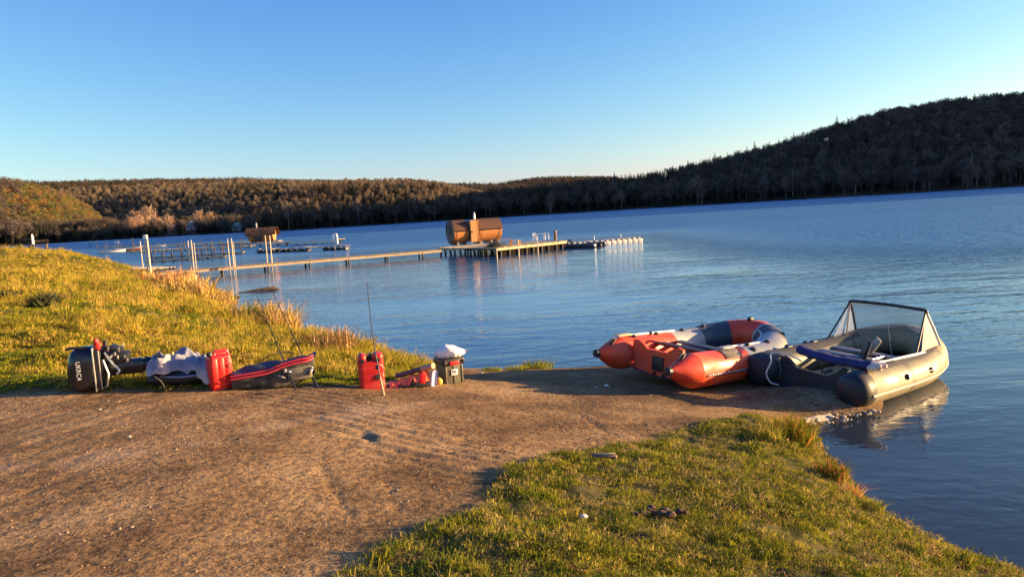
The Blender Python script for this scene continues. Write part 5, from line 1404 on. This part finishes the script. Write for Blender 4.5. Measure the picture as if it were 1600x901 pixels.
# ---- wrecked dark pontoon
pa, pb = Vector(W(398, 395, z=.05)), Vector(W(541, 389, z=.05)); d = pb - pa; L = d.length
t = thing('broken_pontoon', 'old broken dark pontoon with gaps between its floats, before the far jetty', 'pontoon', (pa.x, pa.y, 0), math.atan2(d.y, d.x))
r_ = random.Random(12)
for k in range(15):
    x = L * (k + .5) / 15
    if k in (9, 10): continue
    MB().rbox((x, .4, .10 + r_.uniform(-.03, .03)), (L / 15 * r_.uniform(.45, .75), .6, .30), .06, (r_.uniform(-.1, .1), r_.uniform(-.12, .12), r_.uniform(-.2, .2))).build('float', m_black, t)
for k in range(26):
    x = L * (k + .5) / 26
    MB().box((x, .4 + r_.uniform(-.1, .1), .34 + .05 * math.sin(k * .6)), (L / 26 * .85, r_.uniform(.7, 1.1), .05), (r_.uniform(-.1, .1), r_.uniform(-.08, .08), r_.uniform(-.2, .2))).build('plank', m_endw if k > 19 else m_woodd if k % 3 else m_pile, t, smooth=False)
# ---- older jetties and small boats left
def jetty(label, a, b_, wd, z, n, m, piles, post=None):
    t, yw = deck('old_jetty', label, 'jetty', a, b_, wd, z, n, piles=piles, mpl=m, pile_r=.08, group='old jetties in the left bay')
    if post:
        L = math.hypot(b_[0] - a[0], b_[1] - a[1])
        for k in range(post): MB().cyl((L * (k + .5) / post, wd, -.5), (L * (k + .5) / post, wd, z + .7 + .3 * (k % 3 == 0)), .05, n=6).build('rail_post', m_bark, t)
    return t
jetty('farthest old jetty in the left bay, weedy and mossy along its side', W(150, 386.5, z=.3), W(388, 379, z=.3), 1.2, .35, 40, mat('mossy_wood', (.16, .15, .06), (.28, .23, .1), .9, 2.), 12, 9)
jetty('middle old jetty in the left bay with pale worn planks', W(196, 393, z=.3), W(392, 384, z=.3), .8, .3, 40, m_woodl, 11, 14)
jetty('nearest old brown jetty in the left bay, low over the water', W(232, 402, z=.2), W(380, 393.5, z=.2), .5, .2, 30, m_woodd, 7, 11)
jetty('short brown jetty in the left bay between the pale one and the lamp post', W(226, 408, z=.2), W(352, 400, z=.2), .5, .2, 26, m_woodd, 7, 8)
def rowboat(label, px, py, L, rz, m, m2):
    p = W(px, py, z=0); t = thing('rowing_boat', label, 'boat', (p[0], p[1], 0), rz, 'small boats in the left bay')
    def hull(u, v):
        x = (v - .5) * L; wv = .62 * math.sin(math.pi * min(1, max(.0, v * .82 + .16))) ** .6; a = math.pi * u
        return Vector((x, math.cos(a) * wv, .42 - math.sin(a) ** .7 * .5 + .12 * (2 * v - 1) ** 2))
    MB().grid(hull, 12, 16).build('hull', m, t)
    for s_ in (0, 1): MB().tube([hull(s_, v / 12) for v in range(13)], .04, 6).build('gunwale', m2, t)
    for x in (-.6, .5): MB().box((x, 0, .32), (.25, 1.0, .04)).build('thwart', m2, t, smooth=False)
    return t
rowboat('small white rowing boat at the left end of the bay jetties', 176, 395, 4.0, R(10), m_white, m_endw)
rowboat('white rowing boat with a dark red hull between the jetties', 200, 392.5, 4.2, R(5), mat('maroon_hull', (.18, .04, .04), (.24, .07, .06), .5), m_white)
rowboat('white boat moored near the tall lamp post in the left bay', 239, 388, 5., R(-8), m_white, m_dirty)
t = thing('sign_board', 'small pink white board on a pole standing in the left bay', 'sign', W(184, 390, z=0), 0)
MB().cyl((0, 0, -.5), (0, 0, 1.2), .05, n=6).build('pole', m_bark, t); MB().box((0, -.06, 1.4), (.75, .05, .5)).build('board', m_dirty, t, smooth=False)
for i, (px, py, h, lb) in enumerate([(142, 388, 1.6, 'dark stake with a pale top farthest left in the bay'), (151, 389, 1.5, 'second dark stake from the left in the bay'), (165, 390, 1.5, 'third dark stake from the left in the bay'), (208, 386, 2.0, 'lone dark stake in the bay behind the rowing boats')]):
    p = W(px, py, z=0); t = thing('mooring_stake', lb, 'stake', (p[0], p[1], 0), 0, 'dark stakes in the left bay')
    MB().cyl((0, 0, -.5), (.05, 0, h), .07, .05, 6).build('shaft', m_pile, t); MB().cyl((.05, 0, h), (.05, 0, h + .1), .07, n=6).build('top', m_white if i == 0 else m_bark, t)
# things on the ridge, top left
for i, (px, w_, lb) in enumerate([(38, 1.1, 'dark wooden bench on the grassy ridge at the far left'), (62, 1.3, 'dark picnic bench on the grassy ridge right of the white post')]):
    q = W(px, 383, d=41); p = (q[0], q[1], gz1(q[0], q[1]) + .05); t = thing('ridge_bench', lb, 'bench', p, R(10 * i), 'benches on the left ridge'); t.scale = (.62, .62, .7)
    MB().box((0, 0, .42), (w_, .3, .06)).build('seat', m_bark, t, smooth=False); MB().box((0, .2, .68), (w_, .05, .2)).build('backrest', m_bark, t, smooth=False)
    for x in (-w_ * .42, w_ * .42): MB().box((x, .05, .2), (.07, .3, .42)).build('leg', m_bark, t, smooth=False)
q = W(52, 383, d=41); p = (q[0], q[1], gz1(q[0], q[1]) + .05); t = thing('marker_post', 'short white post between the two benches on the grassy ridge', 'post', p, 0)
MB().cyl((0, 0, -.1), (0, 0, .75), .07, .06, 8).build('shaft', m_white, t); MB().cyl((0, 0, .75), (0, 0, .85), .05, .02, 8).build('cap', m_white, t)

# ---- houses on the far shore
def house(label, px, r_, w_, dp, h, m_w, m_r, rz):
    loc = farspot(px, r_); t = thing('lake_house', label, 'house', (loc[0], loc[1], loc[2] + .2), rz, 'houses on the far left shore')
    MB().box((0, 0, h / 2 - .5), (w_, dp, h + 1)).build('wall', m_w, t, smooth=False)
    MB().prism([(-w_ / 2 - .5, h - .1), (w_ / 2 + .5, h - .1), (0, h + w_ * .38)], dp + .8, ((0, 0, 0), (1, 0, 0), (0, 0, 1))).build('roof', m_r, t, smooth=False)
    for x in (-w_ * .25, w_ * .25):
        wn = MB().box((x, -dp / 2 - .03, h * .55), (1.1, .08, 1.2)).build('window', m_glass, t, smooth=False); MB().box((x, -dp / 2 - .08, h * .55 - .68), (1.3, .1, .12)).build('sill', m_white, wn, smooth=False)
    MB().box((0, -dp / 2 - .03, 1.0), (1., .08, 2.0)).build('door', m_endw, t, smooth=False)
    ch = MB().box((w_ * .2, 0, h + w_ * .34), (.6, .6, 1.4)).build('chimney', m_endw, t, smooth=False)
mwh = mat('pale_house_wall', (.55, .56, .58), (.65, .66, .66), .8); mteal = mat('teal_roof', (.12, .34, .33), (.16, .40, .38), .5); mgr = mat('grey_roof', (.34, .38, .42), (.42, .45, .48), .6)
house('pale house with a grey blue roof among the trees on the far left shore', 299, 610, 8, 7, 3.8, mwh, mgr, R(15))
house('house with a teal roof on the far shore left of the far sauna', 371, 520, 6, 6, 2.6, mwh, mteal, R(-20))
house('low brown house with a pinkish roof left of the pale house', 268, 625, 8, 6, 2.4, m_endw, mat('pink_roof', (.42, .27, .22), (.5, .33, .27), .7), R(20))

# ------------------------------------------------------------------ plants and small things near
def clump(label, cat, px, py, rad, h, n, mats_, grp=None, name='grass_tuft', lean=.5, wd=.004, seed=0, seeds=0):
    p = G(px, py); t = thing(name, label, cat, (p[0], p[1], p[2]), 0, grp)
    for k, m in enumerate(mats_):
        me = tuftmesh('blades', n // len(mats_), h, rad, m, lean, wd, seed + k * 7, seeds); o = bpy.data.objects.new('blades', me); COL.objects.link(o); o.parent = t
G5 = leafmat('rust_weed', [(0, (.5, .14, .04)), (1, (.6, .26, .07))], .3)
clump('tall green and orange grass tuft at the corner of the lawn by the olive boat', 'grass tuft', 1238, 688, .20, .30, 520, [G4, G4, G2, G5], 'tufts along the lawn edge', seed=400)
clump('smaller yellow grass tuft just left of the tall corner tuft', 'grass tuft', 1196, 684, .16, .17, 300, [G4, G2], 'tufts along the lawn edge', seed=420)
clump('golden grass tuft leaning over the water below the corner of the lawn', 'grass tuft', 1300, 748, .11, .20, 300, [G2, G4, G5], 'tufts along the lawn edge', seed=430)
clump('green grass tuft on the bank edge below the golden one', 'grass tuft', 1362, 800, .08, .13, 220, [G4, G4, G1], 'tufts along the lawn edge', seed=440)
clump('low mixed tuft by the shore in the lower right corner', 'grass tuft', 1500, 880, .09, .10, 200, [G2, G4], 'tufts along the lawn edge', seed=450)
clump('reddish dry weed stalks at the water edge of the lawn', 'weeds', 1330, 775, .10, .20, 60, [G5, G3], 'tufts along the lawn edge', 'dry_weeds', .7, .0025, 460)
clump('dry silvery weed bush at the water edge behind the rods', 'weeds', 438, 516, .45, .8, 420, [G3, G2], 'dry weeds on the left bank', 'dry_weeds', .75, .011, 470, .6)
clump('thin dry weeds at the water edge left of the round shouldered canister', 'weeds', 520, 545, .42, .42, 260, [G3, G2], 'dry weeds on the left bank', 'dry_weeds', .6, .009, 480, .6)
clump('dry reeds beside the concrete mooring block', 'weeds', 292, 462, .9, .8, 300, [G3, G2], 'dry weeds on the left bank', 'dry_weeds', .5, .02, 490, .4)
clump('pale dry weeds at the water edge beside the small stump', 'weeds', 400, 500, .6, .55, 260, [G3, G2], 'dry weeds on the left bank', 'dry_weeds', .5, .013, 485, .5)
clump('pale dry weeds on the bank left of the small stump', 'weeds', 335, 478, .7, .6, 260, [G3, G2], 'dry weeds on the left bank', 'dry_weeds', .5, .015, 487, .5)
clump('rusty dry weeds on the bank above the mooring block', 'weeds', 262, 447, 1.0, .7, 320, [G5, G3], 'dry weeds on the left bank', 'dry_weeds', .5, .02, 500, .4)
clump('low green tuft at the water line right of the fishing box', 'grass tuft', 838, 576, .27, .17, 420, [G4, G4, G1], 'tufts at the ramp water line', seed=510)
clump('green tuft at the water line, right part of the low green one', 'grass tuft', 858, 575, .16, .11, 220, [G4, G1], 'tufts at the ramp water line', seed=515)
clump('green tuft at the water line between the box and the low green one', 'grass tuft', 805, 578, .2, .09, 220, [G4, G1], 'tufts at the ramp water line', seed=517)
clump('small green tuft at the water line beside the fishing box', 'grass tuft', 768, 579, .16, .08, 180, [G4, G1], 'tufts at the ramp water line', seed=520)
clump('thin reed standing in the shallows by the lawn corner', 'reed', 1282, 712, .001, .2, 1, [G3], None, 'reed', .05, .005, 530)
dk = leafmat('dark_heather', [(0, (.03, .04, .018)), (1, (.07, .075, .035))])
clump('dark round shrub in the golden grass at the far left', 'shrub', 70, 476, .28, .34, 500, [dk], 'dark shrubs in the golden grass', 'low_shrub', .9, .010, 540)
clump('flat dark shrub at the left edge of the photo in the golden grass', 'shrub', 8, 464, .30, .22, 400, [dk], 'dark shrubs in the golden grass', 'low_shrub', 1.0, .010, 550)
# ledge stones at the ramp corner
r_ = random.Random(21)
m_st = mat('ledge_stone', (.34, .26, .17), (.5, .4, .28), .9, 20., .004, 60)
for k in range(34):
    u = k / 33; px = 1272 + 100 * u + r_.uniform(-3, 3); py = 663 - 21 * u + r_.uniform(-6, 6); p = W(px, py, z=.02)
    s_ = r_.uniform(.010, .034) * (1.5 if k < 2 else 1)
    t = tag(MB().blob((0, 0, 0), (s_, s_ * .8, s_ * .6), 600 + k, .3, 1.6, 10, 7).build('stone', m_st, None, loc=(p[0], p[1], .03 + s_ * .2)), 'pale stone in the broken ledge where the ramp meets the water', 'stone', 'stones of the ramp ledge')
p = W(1266, 668, z=.0); q = W(1332, 652, z=.0); e = Vector(q) - Vector(p)
t = thing('ramp_slab', 'broken pale concrete edge slab at the corner of the ramp by the water', 'slab', p, math.atan2(e.y, e.x))
def slab(u, v):
    x = e.length * u; n_ = float(fbm(x * 7, v * 3, 901, 3)); return Vector((x, .02 + .16 * v + n_ * .03, (.075 if .15 < v < .95 else -.05) + n_ * .03 - .05 * u))
MB().grid(slab, 26, 9).build('slab', m_conc, t, ang=30)
# stick on the lawn, stones and litter
p = G(945, 722); t = thing('wood_chip', 'flat brown piece of wood lying on the lawn', 'wood piece', (p[0], p[1], p[2] + .05), R(-18))
MB().rbox((0, 0, 0), (.19, .045, .018), .006, (.1, .05, 0)).build('piece', m_endw, t); MB().rbox((.03, .01, .012), (.1, .02, .012), .004, (.1, .0, .2)).build('splinter', m_woodl, t)
def stone(px, py, s_, label, m, i, dz=0):
    p = G(px, py); tag(MB().blob((0, 0, 0), (s_, s_ * .75, s_ * .5), 640 + i, .3, 1.6, 12, 8).build('stone', m, None, loc=(p[0], p[1], p[2] + s_ * .15 + dz)), label, 'stone')
stone(948, 603, .035, 'pale stone below the left cone of the coral boat', m_dirty, 1)
stone(932, 605, .02, 'tiny pale stone left of the bigger one below the coral boat', m_dirty, 2)
stone(202, 683, .022, 'pale stone on the sandy strip of the dirt ramp', m_conc, 3)
stone(374, 687, .025, 'dark stone embedded in the middle of the dirt ramp', m_bark, 4)
stone(752, 583, .03, 'brown stone at the water line beside the fishing box', m_conc, 5)
stone(156, 640, .018, 'light chip on the ramp below the outboard motor', m_conc, 6)
stone(912, 815, .025, 'pale dry leaf litter lump on the lawn', m_pink, 7, .03)
# bare earth scrape on the lawn
p = G(1022, 806); t = thing('earth_clod', 'bare dark earth scrape with clods on the lawn', 'earth clod', (p[0], p[1], p[2] + .012), 0)
m_earth = mat('dark_earth', (.05, .025, .018), (.12, .07, .045), 1., 30., .004, 60)
for k in range(14):
    a_ = r_.uniform(0, 6.28); q_ = r_.uniform(0, .13); s_ = r_.uniform(.018, .04)
    MB().blob((q_ * 1.6 * math.cos(a_), q_ * .6 * math.sin(a_), .01), (s_, s_ * .8, s_ * .6), 700 + k, .4, 2, 10, 7).build('clod', m_earth, t)
